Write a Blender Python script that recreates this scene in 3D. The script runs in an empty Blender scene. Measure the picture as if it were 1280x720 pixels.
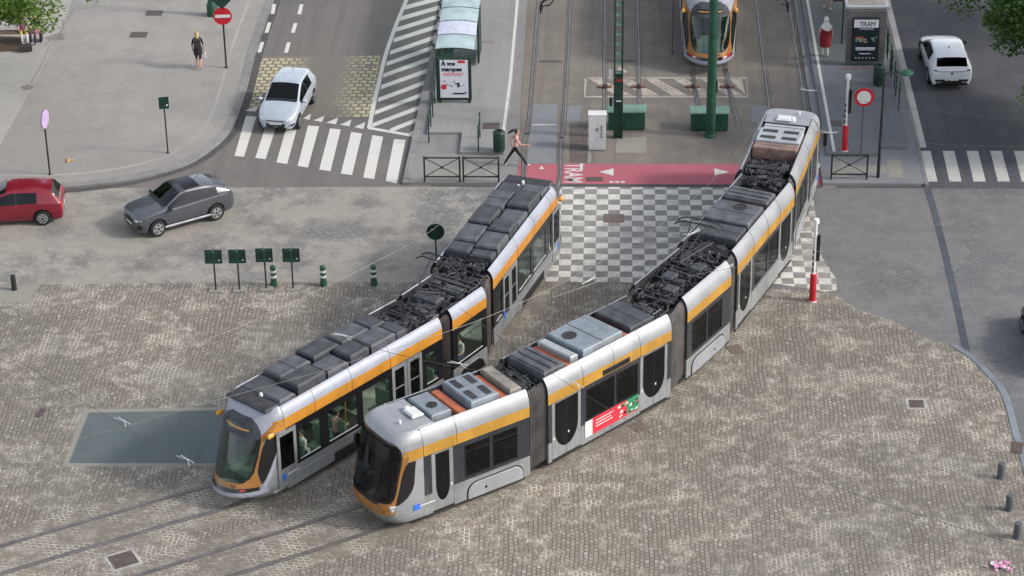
import bpy, bmesh, math, random
from mathutils import Vector, Matrix, noise
from mathutils.bvhtree import BVHTree
R = math.radians
sin, cos, pi = math.sin, math.cos, math.pi
random.seed(7)
sc = bpy.context.scene
COL = sc.collection

# ------------------------------------------------------------------ camera
F_PX, TH, ROLL, YAW, CH = 3206.08, R(28.6418), R(-0.86494), R(-2.45562), 44.715
fw = Vector((sin(YAW)*cos(TH), cos(YAW)*cos(TH), -sin(TH)))
r0 = Vector((cos(YAW), -sin(YAW), 0)); u0 = r0.cross(fw)
rt = r0*cos(ROLL)+u0*sin(ROLL); up = u0*cos(ROLL)-r0*sin(ROLL)
CP = Vector((0, 0, CH))
cd = bpy.data.cameras.new('camera'); cam = bpy.data.objects.new('camera', cd); COL.objects.link(cam)
cd.lens = F_PX/1280*36; cd.sensor_width = 36; cd.clip_end = 3000; cd.clip_start = 1
M3 = Matrix((rt, up, -fw)).transposed()
cam.matrix_world = Matrix.Translation(CP) @ M3.to_4x4()
sc.camera = cam

def at(x, y, z=0.0):
    """survey: the place on the level z that the photograph shows at pixel (x, y)"""
    d = fw*F_PX + rt*(x-640) - up*(y-360)
    t = (z-CH)/d.z
    return CP + d*t
def a2(x, y, z=0.0):
    p = at(x, y, z); return (p.x, p.y)

# ------------------------------------------------------------------ materials
def s2l(c):
    c /= 255.0
    return c/12.92 if c <= .04045 else ((c+.055)/1.055)**2.4
KA = .72
def pc(r, g, b, k=KA): return (s2l(r)*k, s2l(g)*k, s2l(b)*k, 1)

class NT:
    def __init__(s, m): s.t = m.node_tree; s.n = s.t.nodes; s.l = s.t.links
    def new(s, typ, **kw):
        nd = s.n.new(typ)
        for k, v in kw.items(): setattr(nd, k, v)
        return nd
    def put(s, sock, v):
        if hasattr(v, 'is_output') or isinstance(v, bpy.types.NodeSocket): s.l.new(v, sock)
        else: sock.default_value = v
    def math(s, op, a, b=0.0, c=None, clamp=False):
        nd = s.new('ShaderNodeMath', operation=op); nd.use_clamp = clamp
        s.put(nd.inputs[0], a); s.put(nd.inputs[1], b)
        if c is not None: s.put(nd.inputs[2], c)
        return nd.outputs[0]
    def mix(s, f, a, b, blend='MIX'):
        nd = s.new('ShaderNodeMix', data_type='RGBA', blend_type=blend)
        s.put(nd.inputs[0], f); s.put(nd.inputs[6], a); s.put(nd.inputs[7], b)
        return nd.outputs[2]
    def noise(s, vec, scale, detail=3, rough=.55, dist=0):
        nd = s.new('ShaderNodeTexNoise'); s.put(nd.inputs['Vector'], vec)
        nd.inputs['Scale'].default_value = scale; nd.inputs['Detail'].default_value = detail
        nd.inputs['Roughness'].default_value = rough; nd.inputs['Distortion'].default_value = dist
        return nd.outputs[0], nd.outputs[1]
    def ramp(s, v, lo, hi, a=0.0, b=1.0):
        nd = s.new('ShaderNodeMapRange'); nd.interpolation_type = 'SMOOTHSTEP'
        s.put(nd.inputs[0], v); nd.inputs[1].default_value = lo; nd.inputs[2].default_value = hi
        nd.inputs[3].default_value = a; nd.inputs[4].default_value = b
        return nd.outputs[0]
    def mapping(s, vec, loc=(0,0,0), rot=(0,0,0), scale=(1,1,1)):
        nd = s.new('ShaderNodeMapping'); s.put(nd.inputs[0], vec)
        nd.inputs[1].default_value = loc; nd.inputs[2].default_value = rot; nd.inputs[3].default_value = scale
        return nd.outputs[0]
    def sep(s, vec):
        nd = s.new('ShaderNodeSeparateXYZ'); s.put(nd.inputs[0], vec); return nd.outputs
    def comb(s, x, y, z=0.0):
        nd = s.new('ShaderNodeCombineXYZ'); s.put(nd.inputs[0], x); s.put(nd.inputs[1], y); s.put(nd.inputs[2], z)
        return nd.outputs[0]
    def bump(s, h, strength=.3, dist=.02):
        nd = s.new('ShaderNodeBump'); nd.inputs['Strength'].default_value = strength; nd.inputs['Distance'].default_value = dist
        s.put(nd.inputs['Height'], h); return nd.outputs[0]

def newmat(name):
    m = bpy.data.materials.new(name); m.use_nodes = True
    t = NT(m); bs = t.n['Principled BSDF']
    return m, t, bs
def pos(t):
    return t.new('ShaderNodeNewGeometry').outputs['Position']
def objco(t):
    return t.new('ShaderNodeTexCoord').outputs['Object']

_mc = {}
def pm(name, rgb, rough=.5, metal=0.0, var=.12, scale=3.0, coat=0.0, spec=.5, emit=0, k=KA, grime=0.0, lining=False):
    """plain painted / moulded surface with slight uneven wear"""
    if name in _mc: return _mc[name]
    m, t, bs = newmat(name)
    base = pc(*rgb, k)
    dark = tuple(c*(1-var*1.6) for c in base[:3])+(1,)
    lite = tuple(min(c*(1+var), .95) for c in base[:3])+(1,)
    o = objco(t)
    f1, _ = t.noise(o, scale, 5, .65)
    f2, _ = t.noise(o, scale*9, 2, .5)
    f = t.math('ADD', t.math('MULTIPLY', f1, .75), t.math('MULTIPLY', f2, .25))
    col = t.mix(t.ramp(f, .35, .65), dark, lite)
    if grime:      # rain streaks and brake dust
        g1, _ = t.noise(t.mapping(o, scale=(5, 5, .5)), 1.0, 4, .65); g2, _ = t.noise(o, .9, 4, .6)
        gf = t.math('MULTIPLY', t.ramp(g1, .46, .72), t.ramp(g2, .38, .62))
        col = t.mix(t.math('MULTIPLY', gf, grime), col, pc(104, 94, 82))
    t.put(bs.inputs['Base Color'], col)
    if lining:     # the inner side of a car's sheet metal is trimmed in dark cloth
        t.put(bs.inputs['Base Color'], t.mix(t.new('ShaderNodeNewGeometry').outputs['Backfacing'], col, pc(40, 40, 42)))
    t.put(bs.inputs['Roughness'], t.ramp(f, .3, .7, max(rough-.08, .04), min(rough+.1, 1)))
    bs.inputs['Metallic'].default_value = metal
    bs.inputs['Coat Weight'].default_value = coat
    bs.inputs['Specular IOR Level'].default_value = spec
    if emit:
        bs.inputs['Emission Color'].default_value = base; bs.inputs['Emission Strength'].default_value = emit
    _mc[name] = m
    return m
def glassmat(name, tint, clear, rough=.03, spec=1.0):
    if name in _mc: return _mc[name]
    m, t, bs = newmat(name)
    t.n.remove(bs)
    tr = t.new('ShaderNodeBsdfTransparent'); tr.inputs[0].default_value = (*[c*clear for c in tint], 1)
    gl = t.new('ShaderNodeBsdfGlossy'); gl.inputs['Roughness'].default_value = rough
    gl.inputs[0].default_value = (.95, .97, 1, 1)
    fr = t.new('ShaderNodeFresnel'); fr.inputs[0].default_value = 1.52
    mx = t.new('ShaderNodeMixShader'); bk = t.new('ShaderNodeNewGeometry').outputs['Backfacing']; t.put(mx.inputs[0], t.math('MULTIPLY', t.math('MULTIPLY', fr.outputs[0], spec, clamp=True), t.math('SUBTRACT', 1.0, bk)))
    t.l.new(tr.outputs[0], mx.inputs[1]); t.l.new(gl.outputs[0], mx.inputs[2])
    t.l.new(mx.outputs[0], t.n['Material Output'].inputs[0])
    _mc[name] = m
    return m

M = {}
def reg(key, *a, **k): M[key] = pm(key, *a, **k)
reg('tram_silver', (166, 168, 172), .40, .2, .08, 1.0, .15, grime=.22)
reg('bumper_grey', (126, 130, 127), .45, .1, .08)
reg('tram_mustard', (190, 142, 54), .4, 0, .1, 1.5, .15, grime=.4)
reg('tram_lower_silver', (160, 163, 164), .42, .3, .10, 1.5, .1, grime=.4)
reg('tram_white', (168, 172, 183), .4, 0, .07, 1.0, .2, grime=.25)
reg('tram_orange', (206, 140, 48), .42, 0, .09, 1.5, .2, grime=.4)
reg('tram_gold', (176, 120, 60), .35, .1, .10, 2, .2, grime=.4)
reg('tram_anthracite', (46, 51, 58), .3, 0, .05, 1, .2, grime=.4)
reg('tram_black', (26, 27, 30), .18, 0, .06, 2, .3)
reg('roof_black', (54, 55, 59), .75, 0, .35, 2.5)
reg('roof_slate', (90, 93, 98), .65, 0, .28, 2.2)
reg('roof_dark', (72, 75, 80), .7, 0, .3, 2.2)
reg('roof_bluegrey', (140, 150, 158), .55, .1, .16, 2.0, grime=.4)
reg('roof_pale', (178, 183, 186), .5, .1, .12, 2.0, grime=.4)
reg('roof_beige', (150, 143, 132), .65, 0, .2, 2.5)
reg('roof_rust', (196, 108, 72), .7, 0, .22, 3, grime=.4)
reg('roof_brown', (150, 122, 112), .7, 0, .22, 3)
reg('rubber_grey', (92, 88, 86), .75, 0, .25, 2, grime=.4)
reg('rubber_brown', (86, 76, 72), .75, 0, .25, 2, grime=.4)
reg('rubber_black', (30, 30, 31), .8, 0, .2, 4)
reg('underframe', (38, 36, 35), .8, 0, .4, 4)
reg('interior_pale', (196, 198, 188), .6, 0, .1)
reg('interior_floor', (92, 92, 92), .7, 0, .15)
reg('seat_green', (96, 120, 104), .7, 0, .2)
reg('seat_red', (110, 70, 66), .7, 0, .2)
reg('white_plastic', (226, 228, 226), .45, 0, .06)
reg('steel', (178, 180, 182), .3, .9, .12, 5)
reg('dark_steel', (70, 70, 72), .4, .6, .25, 4)
reg('copper_wire', (112, 110, 106), .45, .5, .15)
reg('blue_sticker', (60, 116, 226), .4)
reg('red_paint', (205, 26, 44), .4, 0, .1, 3, .2)
reg('white_paint', (232, 232, 230), .45, 0, .07, 3)
reg('green_paint', (34, 84, 62), .5, 0, .22, 3)
reg('green_dark', (24, 58, 46), .5, 0, .25, 3)
reg('green_lid', (120, 158, 140), .6, 0, .14, 4)
reg('black_paint', (34, 35, 38), .5, 0, .2, 3)
reg('grey_post', (92, 94, 98), .6, 0, .2, 4)
reg('purple_white', (196, 168, 212), .4)
reg('amber', (240, 170, 60), .3)
reg('tail_red', (190, 24, 30), .2, 0, .1, 4, .6)
reg('lamp_glass', (226, 230, 234), .12, 0, .05, 4, .8)
reg('stone_pale', (176, 172, 166), .85, 0, .18, 3)
reg('stone_kerb', (150, 148, 146), .85, 0, .22, 2)
reg('cast_iron', (104, 92, 86), .7, .2, .25, 6)
reg('cover_worn', (128, 112, 102), .75, .1, .2, 6)
reg('rust_box', (128, 84, 66), .8, 0, .2, 6)
reg('wood', (120, 92, 62), .7, 0, .25, 4)
reg('skin', (212, 160, 132), .55, 0, .05, 6)
reg('skin_dark', (150, 104, 80), .55, 0, .05, 6)
reg('cloth_black', (30, 29, 32), .85, 0, .2, 8)
reg('cloth_white', (232, 226, 222), .85, 0, .08, 8)
reg('cloth_pink', (222, 164, 160), .85, 0, .1, 8)
reg('cloth_purple', (150, 84, 130), .85, 0, .15, 8)
reg('cloth_red', (140, 18, 40), .85, 0, .18, 8)
reg('cloth_blue', (70, 88, 120), .85, 0, .15, 8)
reg('cloth_yellow', (216, 190, 112), .85, 0, .15, 8)
reg('hair_black', (26, 22, 22), .5, 0, .2, 10)
reg('hair_blond', (205, 170, 112), .5, 0, .2, 10)
reg('leather', (52, 46, 48), .6, 0, .2, 8)
reg('tyre', (32, 32, 33), .85, 0, .2, 6)
reg('alloy', (196, 198, 200), .3, .6, .08, 6)
reg('car_black_trim', (28, 29, 31), .5, 0, .2, 4)
reg('plate', (228, 228, 224), .5, 0, .04)
reg('poster_white', (236, 236, 242), .35, 0, .04)
reg('poster_dark', (34, 46, 52), .3, 0, .15, 2)
reg('ad_red', (226, 54, 70), .4, 0, .06)
reg('ad_green', (60, 150, 104), .4, 0, .15)
reg('shelter_grey', (112, 110, 110), .5, 0, .12, 2)
reg('shelter_lilac', (206, 208, 226), .3, 0, .05)
reg('pink_litter', (236, 160, 196), .6, 0, .2, 20)
reg('orange_peel', (232, 178, 110), .7, 0, .2, 20)
reg('rail_bed', (96, 90, 86), .9, 0, .2, 2)
reg('rail_steel', (150, 146, 142), .5, .55, .2, 1.5)
reg('lit_ceiling', (236, 240, 232), .5, 0, .02, 1, emit=3.0)
reg('lit_ceiling_dim', (236, 236, 228), .5, 0, .02, 1, emit=.5)
M['glass_dark'] = glassmat('tinted_window_glass', (.5, .54, .58), .5, spec=.8)
M['glass_clear'] = glassmat('clear_window_glass', (.90, .96, .92), .95, spec=1.2)
M['glass_teal'] = glassmat('teal_windscreen_glass', (.40, .68, .64), .52, spec=1.2)
M['glass_car'] = glassmat('car_glass', (.6, .7, .7), .27, spec=.8)
def shelterglass():
    m, t, bs = newmat('shelter_roof_glass'); t.n.remove(bs)
    tr = t.new('ShaderNodeBsdfTransparent'); tr.inputs[0].default_value = (.72, .86, .84, 1)
    df = t.new('ShaderNodeBsdfPrincipled')
    f, _ = t.noise(objco(t), 1.4, 4)
    t.put(df.inputs['Base Color'], t.mix(t.ramp(f, .35, .65), pc(186, 208, 208), pc(214, 232, 234)))
    df.inputs['Roughness'].default_value = .15
    mx = t.new('ShaderNodeMixShader'); mx.inputs[0].default_value = .68
    t.l.new(tr.outputs[0], mx.inputs[1]); t.l.new(df.outputs[0], mx.inputs[2])
    t.l.new(mx.outputs[0], t.n['Material Output'].inputs[0]); return m
M['shelter_glass'] = shelterglass()

# ---- ground materials
def cobbles(name, bw, bh, rot, cols, mort_l, mort_d, mortar=.026, arcs=0.0, use_uv=False, light=(.5, .62), rough=.85, stain=.5, smear=None, soft=.28, macro=.0):
    m, t, bs = newmat(name)
    p = pos(t)
    v = t.new('ShaderNodeUVMap').outputs[0] if use_uv else p
    _, nz = t.noise(p, 2.3, 2)
    sub = t.new('ShaderNodeVectorMath', operation='SUBTRACT'); t.put(sub.inputs[0], nz); sub.inputs[1].default_value = (.5, .5, .5)
    scl = t.new('ShaderNodeVectorMath', operation='SCALE'); t.put(scl.inputs[0], sub.outputs[0]); scl.inputs['Scale'].default_value = .10
    add = t.new('ShaderNodeVectorMath', operation='ADD'); t.put(add.inputs[0], v); t.put(add.inputs[1], scl.outputs[0])
    _, nz2 = t.noise(p, .3, 2)
    sb2 = t.new('ShaderNodeVectorMath', operation='MULTIPLY_ADD'); t.put(sb2.inputs[0], nz2); sb2.inputs[1].default_value = (.38, .38, 0); t.put(sb2.inputs[2], add.outputs[0])
    vv = t.mapping(sb2.outputs[0], rot=(0, 0, rot))
    if arcs:
        x, y, _z = t.sep(vv)
        w = t.math('PINGPONG', x, arcs/2)                # fan-laid setts: courses bow across each fan
        q = t.math('DIVIDE', t.math('SUBTRACT', w, arcs/4), arcs/4)
        off = t.math('MULTIPLY', t.math('SINE', t.math('MULTIPLY', q, pi/2)), arcs*.22)
        vv = t.comb(x, t.math('ADD', y, off), 0.0)
    br = t.new('ShaderNodeTexBrick'); t.put(br.inputs['Vector'], vv)
    br.inputs['Scale'].default_value = 1; br.inputs['Brick Width'].default_value = bw; br.inputs['Row Height'].default_value = bh
    br.inputs['Mortar Size'].default_value = mortar; br.inputs['Mortar Smooth'].default_value = .35; br.inputs['Bias'].default_value = 0
    br.inputs['Color1'].default_value = (0, 0, 0, 1); br.inputs['Color2'].default_value = (1, 1, 1, 1); br.inputs['Mortar'].default_value = (.5, .5, .5, 1)
    rnd = t.sep(br.outputs['Color'])[0]
    n1, _ = t.noise(p, .13, 4, .6); n2, _ = t.noise(p, .55, 5, .62); n3, _ = t.noise(p, 14, 2, .6); n4, _ = t.noise(p, 1.9, 4, .65)
    stone = t.mix(t.ramp(rnd, .0, 1.0), cols[0], cols[1])
    stone = t.mix(t.ramp(n1, .36, .62), stone, t.mix(.75, stone, cols[2], 'MULTIPLY'))
    stone = t.mix(t.math('MULTIPLY', t.ramp(n2, .48, .7), stain), stone, cols[3])
    pale = t.math('MULTIPLY', t.math('GREATER_THAN', rnd, .965), .42)
    stone = t.mix(pale, stone, cols[4])
    stone = t.mix(t.ramp(n3, .3, .7, 0, .35), stone, t.mix(.5, stone, (0, 0, 0, 1)))
    lm = t.ramp(t.math('ADD', t.math('MULTIPLY', n2, .5), t.math('MULTIPLY', n4, .5)), light[0], light[1])
    mort = t.mix(lm, mort_d, mort_l)
    fac = br.outputs['Fac']
    col = t.mix(fac, stone, mort)
    n6, _ = t.noise(p, .085, 3, .55, .6)
    col = t.mix(t.ramp(n6, .40, .60, 0, macro), col, t.mix(.5, col, (.05, .055, .055, 1)))
    col = t.mix(t.ramp(n4, .3, .72, .0, soft), col, t.mix(.5, col, (.02, .018, .015, 1)))
    if smear: col = t.mix(t.math('MULTIPLY', t.ramp(t.math('ADD', t.math('MULTIPLY', n1, .5), t.math('MULTIPLY', n2, .5)), smear[0], smear[1]), smear[2]), col, t.mix(t.ramp(n4, .3, .7), smear[3], smear[4]))
    t.put(bs.inputs['Base Color'], col)
    bs.inputs['Roughness'].default_value = rough; bs.inputs['Specular IOR Level'].default_value = .3
    h = t.math('SUBTRACT', t.math('MULTIPLY', n3, .4), t.math('MULTIPLY', fac, 1.0))
    t.put(bs.inputs['Normal'], t.bump(h, .55, .02))
    return m
def surface(name, c1, c2, c3, scale=.5, grain=40, cracks=0, streak=None, slab=None, patch=0, rough=.9):
    m, t, bs = newmat(name); p = pos(t)
    n1, _ = t.noise(p, scale*.35, 4, .6); n2, _ = t.noise(p, scale*2, 5, .65); n3, _ = t.noise(p, grain, 2, .6)
    col = t.mix(t.ramp(n1, .35, .65), c1, c2)
    col = t.mix(t.ramp(n2, .42, .72, 0, .55), col, c3)
    if streak:
        ps = t.mapping(p, scale=(2.2, .09, 1)); ns, _ = t.noise(ps, 1.0, 4, .6)
        col = t.mix(t.ramp(ns, .45, .7, 0, .65), col, streak)
    if patch:
        vo = t.new('ShaderNodeTexVoronoi'); vo.distance = 'CHEBYCHEV'; t.put(vo.inputs['Vector'], p); vo.inputs['Scale'].default_value = .22
        rr = t.sep(vo.outputs['Color'])[0]
        col = t.mix(t.math('MULTIPLY', t.math('GREATER_THAN', rr, .62), patch), col, c3)
    if slab:
        br = t.new('ShaderNodeTexBrick'); t.put(br.inputs['Vector'], p)
        br.inputs['Scale'].default_value = 1; br.inputs['Brick Width'].default_value = slab[0]; br.inputs['Row Height'].default_value = slab[1]
        br.inputs['Mortar Size'].default_value = slab[2]; br.inputs['Mortar Smooth'].default_value = .2
        br.inputs['Color1'].default_value = (.93, .93, .93, 1); br.inputs['Color2'].default_value = (1, 1, 1, 1); br.inputs['Mortar'].default_value = (slab[3],)*3+(1,)
        col = t.mix(1.0, col, br.outputs['Color'], 'MULTIPLY')
    if cracks:
        vo = t.new('ShaderNodeTexVoronoi'); vo.feature = 'DISTANCE_TO_EDGE'
        _, nc = t.noise(p, 1.2, 3)
        ad = t.new('ShaderNodeVectorMath', operation='ADD'); t.put(ad.inputs[0], p); t.put(ad.inputs[1], nc)
        t.put(vo.inputs['Vector'], ad.outputs[0]); vo.inputs['Scale'].default_value = cracks
        ck = t.ramp(vo.outputs['Distance'], .0, .012, .5, 0)
        gate = t.ramp(n1, .5, .6)
        col = t.mix(t.math('MULTIPLY', ck, gate), col, (.03, .03, .03, 1))
    col = t.mix(t.ramp(n3, .35, .65, 0, .25), col, t.mix(.45, col, (.0, .0, .0, 1)))
    t.put(bs.inputs['Base Color'], col)
    bs.inputs['Roughness'].default_value = rough; bs.inputs['Specular IOR Level'].default_value = .25
    t.put(bs.inputs['Normal'], t.bump(n3, .25, .01))
    return m
def wornpaint(name, col, under, cover=(.30, .44), rough=.8):
    """paint with the ground showing through where it has worn off"""
    m, t, bs = newmat(name); p = pos(t)
    n1, _ = t.noise(p, 6, 5, .7); n2, _ = t.noise(p, .8, 3); n3, _ = t.noise(p, 45, 2)
    f = t.math('ADD', t.math('MULTIPLY', n1, .6), t.math('MULTIPLY', n2, .4))
    c = t.mix(t.ramp(f, cover[0], cover[1], .92, 0), col, under)
    c = t.mix(t.ramp(n3, .35, .7, 0, .2), c, t.mix(.4, c, (0, 0, 0, 1)))
    t.put(bs.inputs['Base Color'], c); bs.inputs['Roughness'].default_value = rough; bs.inputs['Specular IOR Level'].default_value = .3
    return m
def checkermat():
    m, t, bs = newmat('worn_checker_paving'); p = pos(t)
    ch = t.new('ShaderNodeTexChecker'); t.put(ch.inputs['Vector'], t.mapping(p, loc=(.03, .055, .31))); ch.inputs['Scale'].default_value = 1/.452
    br = t.new('ShaderNodeTexBrick'); t.put(br.inputs['Vector'], p)
    br.inputs['Scale'].default_value = 1; br.inputs['Brick Width'].default_value = .15; br.inputs['Row Height'].default_value = .113
    br.inputs['Mortar Size'].default_value = .014
    br.inputs['Color1'].default_value = (.82, .82, .82, 1); br.inputs['Color2'].default_value = (1, 1, 1, 1); br.inputs['Mortar'].default_value = (.62, .61, .6, 1)
    n1, _ = t.noise(p, .42, 4, .6); n2, _ = t.noise(p, 5, 5, .7); n3, _ = t.noise(p, 1.7, 4, .6)
    worn = t.ramp(t.math('ADD', t.math('MULTIPLY', n1, .6), t.math('MULTIPLY', n2, .4)), .46, .60)
    x, y, z = t.sep(p)
    # the paint is worn off most where the wheels pass through the middle of the field
    band = t.ramp(t.math('ABSOLUTE', t.math('SUBTRACT', y, 86.0)), .4, 2.6, .75, 0)
    edge = t.ramp(t.math('SUBTRACT', x, 6.6), 0, 1.0, 0, .35)
    worn = t.math('ADD', t.math('MULTIPLY', worn, .55), t.math('MULTIPLY', t.math('ADD', band, edge), t.ramp(n3, .34, .6)), clamp=True)
    base = t.mix(t.ramp(n3, .35, .65), pc(150, 148, 144), pc(168, 165, 159))
    white = t.mix(worn, pc(246, 242, 232), pc(188, 185, 179))
    col = t.mix(t.sep(ch.outputs[0])[0], base, white)
    ch.inputs[1].default_value = (1, 1, 1, 1); ch.inputs[2].default_value = (0, 0, 0, 1)
    col = t.mix(.85, col, br.outputs['Color'], 'MULTIPLY')
    t.put(bs.inputs['Base Color'], col); bs.inputs['Roughness'].default_value = .85; bs.inputs['Specular IOR Level'].default_value = .3
    t.put(bs.inputs['Normal'], t.bump(t.math('MULTIPLY', br.outputs['Fac'], -1), .3, .01))
    return m
M['plaza'] = cobbles('plaza_setts', .19, .145, pi/2,
    (pc(151, 141, 128), pc(176, 167, 154), (.80, .80, .80, 1), pc(160, 144, 124), pc(206, 202, 194)),
    pc(222, 214, 200), pc(112, 105, 96), .022, light=(.48, .60), soft=.2, macro=.30, smear=(.50, .62, .45, pc(122, 121, 114), pc(150, 146, 136)))
M['track_setts'] = cobbles('track_setts', .2, .15, R(38),
    (pc(146, 137, 125), pc(170, 162, 150), (.84, .84, .83, 1), pc(146, 136, 122), pc(204, 200, 192)),
    pc(214, 206, 191), pc(132, 121, 108), .022, light=(.44, .60), use_uv=True, stain=.4, soft=.2, macro=.3)
M['fans'] = cobbles('fan_laid_setts', .16, .15, pi/2,
    (pc(138, 135, 131), pc(160, 157, 152), (.92, .92, .92, 1), pc(154, 147, 137), pc(180, 178, 174)),
    pc(190, 187, 180), pc(122, 119, 116), .03, arcs=1.7, light=(.46, .6), stain=.4, smear=(.42, .56, .88, pc(156, 150, 141), pc(168, 161, 150)))
M['crossroad'] = surface('worn_crossroad', pc(146, 141, 135), pc(128, 127, 127), pc(158, 148, 136), .35, 30, 0, None, None, .0)
M['asphalt_warm'] = surface('warm_asphalt', pc(127, 121, 116), pc(117, 113, 110), pc(136, 130, 124), .4, 60, 0, pc(112, 107, 104))
M['asphalt_shaded'] = surface('shaded_asphalt', pc(96, 98, 103), pc(86, 88, 94), pc(112, 110, 108), .4, 60, 0, pc(84, 86, 91))  # part of the shade on the right-hand road is mixed into this darker colour
M['pavement'] = surface('pavement_slabs', pc(172, 167, 161), pc(160, 156, 151), pc(146, 143, 139), .35, 25, 0, pc(160, 156, 151), (.3, .3, .012, .92))
M['pave_stain'] = surface('pavement_stain', pc(142, 136, 130), pc(130, 124, 119), pc(150, 146, 141), 2.0, 25)
M['pavement_light'] = surface('pavement_light', pc(182, 178, 172), pc(170, 167, 162), pc(156, 153, 149), .5, 25)
M['platform'] = surface('platform_slabs', pc(164, 163, 161), pc(154, 153, 152), pc(168, 165, 160), .5, 30, 0, pc(146, 145, 144), (.6, .3, .01, .85))
M['platform_shaded'] = surface('shaded_platform_slabs', pc(128, 131, 134), pc(118, 121, 125), pc(138, 138, 138), .5, 30, 0, pc(112, 115, 119), (.6, .3, .01, .85))  # darker copy of the platform slabs, with the right side's shade in the colour
M['trackbed'] = surface('track_concrete', pc(137, 129, 120), pc(125, 119, 112), pc(156, 146, 133), .5, 30, 0, pc(116, 111, 106), None, .0)
M['slab_grey'] = surface('grey_slabs', pc(150, 148, 146), pc(140, 139, 138), pc(158, 155, 150), .8, 30)
M['slab_cool'] = surface('cool_track_infill', pc(142, 144, 146), pc(132, 134, 137), pc(150, 150, 150), .8, 30)
M['slab_brown'] = surface('brown_slabs', pc(112, 102, 98), pc(102, 94, 90), pc(120, 110, 104), .8, 30)
M['slab_pale'] = surface('pale_slab', pc(160, 156, 146), pc(150, 147, 138), pc(166, 162, 152), .8, 30)
M['slate'] = surface('blue_slate', pc(112, 121, 121), pc(100, 111, 113), pc(124, 130, 128), .6, 30, 0, pc(106, 116, 117), (1.9, 2.4, .014, .8), rough=.85)
M['kerbstone'] = surface('kerbstone', pc(158, 155, 152), pc(140, 138, 137), pc(122, 120, 118), 1.2, 30, 0, None, (1.0, 1.0, .014, .7))
M['bluestone'] = surface('bluestone_kerb', pc(140, 148, 156), pc(124, 132, 140), pc(160, 164, 168), 1.2, 30)
M['gutter'] = surface('gutter', pc(96, 94, 93), pc(84, 83, 83), pc(108, 105, 102), 1.5, 30)
M['tar'] = surface('tar_band', pc(90, 94, 102), pc(80, 84, 92), pc(104, 106, 112), 1.0, 40)
M['earth'] = surface('bare_earth', pc(96, 78, 62), pc(80, 66, 54), pc(120, 104, 88), 1.0, 20)
M['red_lane'] = wornpaint('red_lane_paint', pc(186, 104, 116), pc(156, 110, 111), (.22, .42))
M['line_white'] = wornpaint('white_line_paint', pc(222, 219, 212), pc(150, 146, 140), (.28, .44))
M['line_faded'] = wornpaint('faded_line_paint', pc(196, 186, 172), pc(134, 124, 114), (.34, .56))
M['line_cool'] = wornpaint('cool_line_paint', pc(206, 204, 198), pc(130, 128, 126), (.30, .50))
def yellowblocks():
    m, t, bs = newmat('yellow_block_paving'); p = pos(t)
    _, nw = t.noise(p, 1.5, 2)
    ad = t.new('ShaderNodeVectorMath', operation='MULTIPLY_ADD'); t.put(ad.inputs[0], nw); ad.inputs[1].default_value = (.12, .12, 0); t.put(ad.inputs[2], p)
    br = t.new('ShaderNodeTexBrick'); t.put(br.inputs['Vector'], ad.outputs[0])
    br.inputs['Scale'].default_value = 1; br.inputs['Brick Width'].default_value = .36; br.inputs['Row Height'].default_value = .34
    br.inputs['Mortar Size'].default_value = .065; br.inputs['Mortar Smooth'].default_value = .5
    br.inputs['Color1'].default_value = (0, 0, 0, 1); br.inputs['Color2'].default_value = (1, 1, 1, 1)
    rnd = t.sep(br.outputs['Color'])[0]; x, y, z = t.sep(p)
    n1, _ = t.noise(p, 3.5, 4, .7); nx, _ = t.noise(p, .8, 3)
    keep = t.ramp(t.math('ADD', t.math('ABSOLUTE', t.math('ADD', x, 12.3)), t.math('MULTIPLY', nx, 1.4)), 1.2, 2.7)
    f = t.math('MULTIPLY', t.math('MULTIPLY', t.math('SUBTRACT', 1.0, br.outputs['Fac']), keep), t.ramp(t.math('ADD', t.math('MULTIPLY', rnd, .4), n1), .38, .62))
    t.put(bs.inputs['Base Color'], t.mix(f, pc(120, 115, 106), t.mix(t.ramp(n1, .35, .7), pc(184, 174, 134), pc(200, 192, 156))))
    bs.inputs['Roughness'].default_value = .9
    return m
M['yellow_blocks'] = yellowblocks()
def leafmat(name, c1, c2, c3):
    m, t, bs = newmat(name)
    n, _ = t.noise(pos(t), 1.3, 3, .6); n2, _ = t.noise(pos(t), 9, 1)
    col = t.mix(t.ramp(n, .35, .65), c1, c2); col = t.mix(t.ramp(n2, .4, .7), col, c3)
    t.put(bs.inputs['Base Color'], col); bs.inputs['Roughness'].default_value = .55
    tl = t.new('ShaderNodeBsdfTranslucent'); t.put(tl.inputs[0], col)
    mx = t.new('ShaderNodeMixShader'); mx.inputs[0].default_value = .35
    t.l.new(bs.outputs[0], mx.inputs[1]); t.l.new(tl.outputs[0], mx.inputs[2])
    t.l.new(mx.outputs[0], t.n['Material Output'].inputs[0]); return m
M['leaf'] = leafmat('fresh_leaves', (.10, .175, .022, 1), (.17, .26, .04, 1), (.06, .13, .02, 1))
M['leaf_deep'] = leafmat('deep_leaves', (.065, .135, .025, 1), (.11, .19, .04, 1), (.045, .10, .02, 1))
reg('bark', (104, 94, 84), .9, 0, .3, 5)

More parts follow.
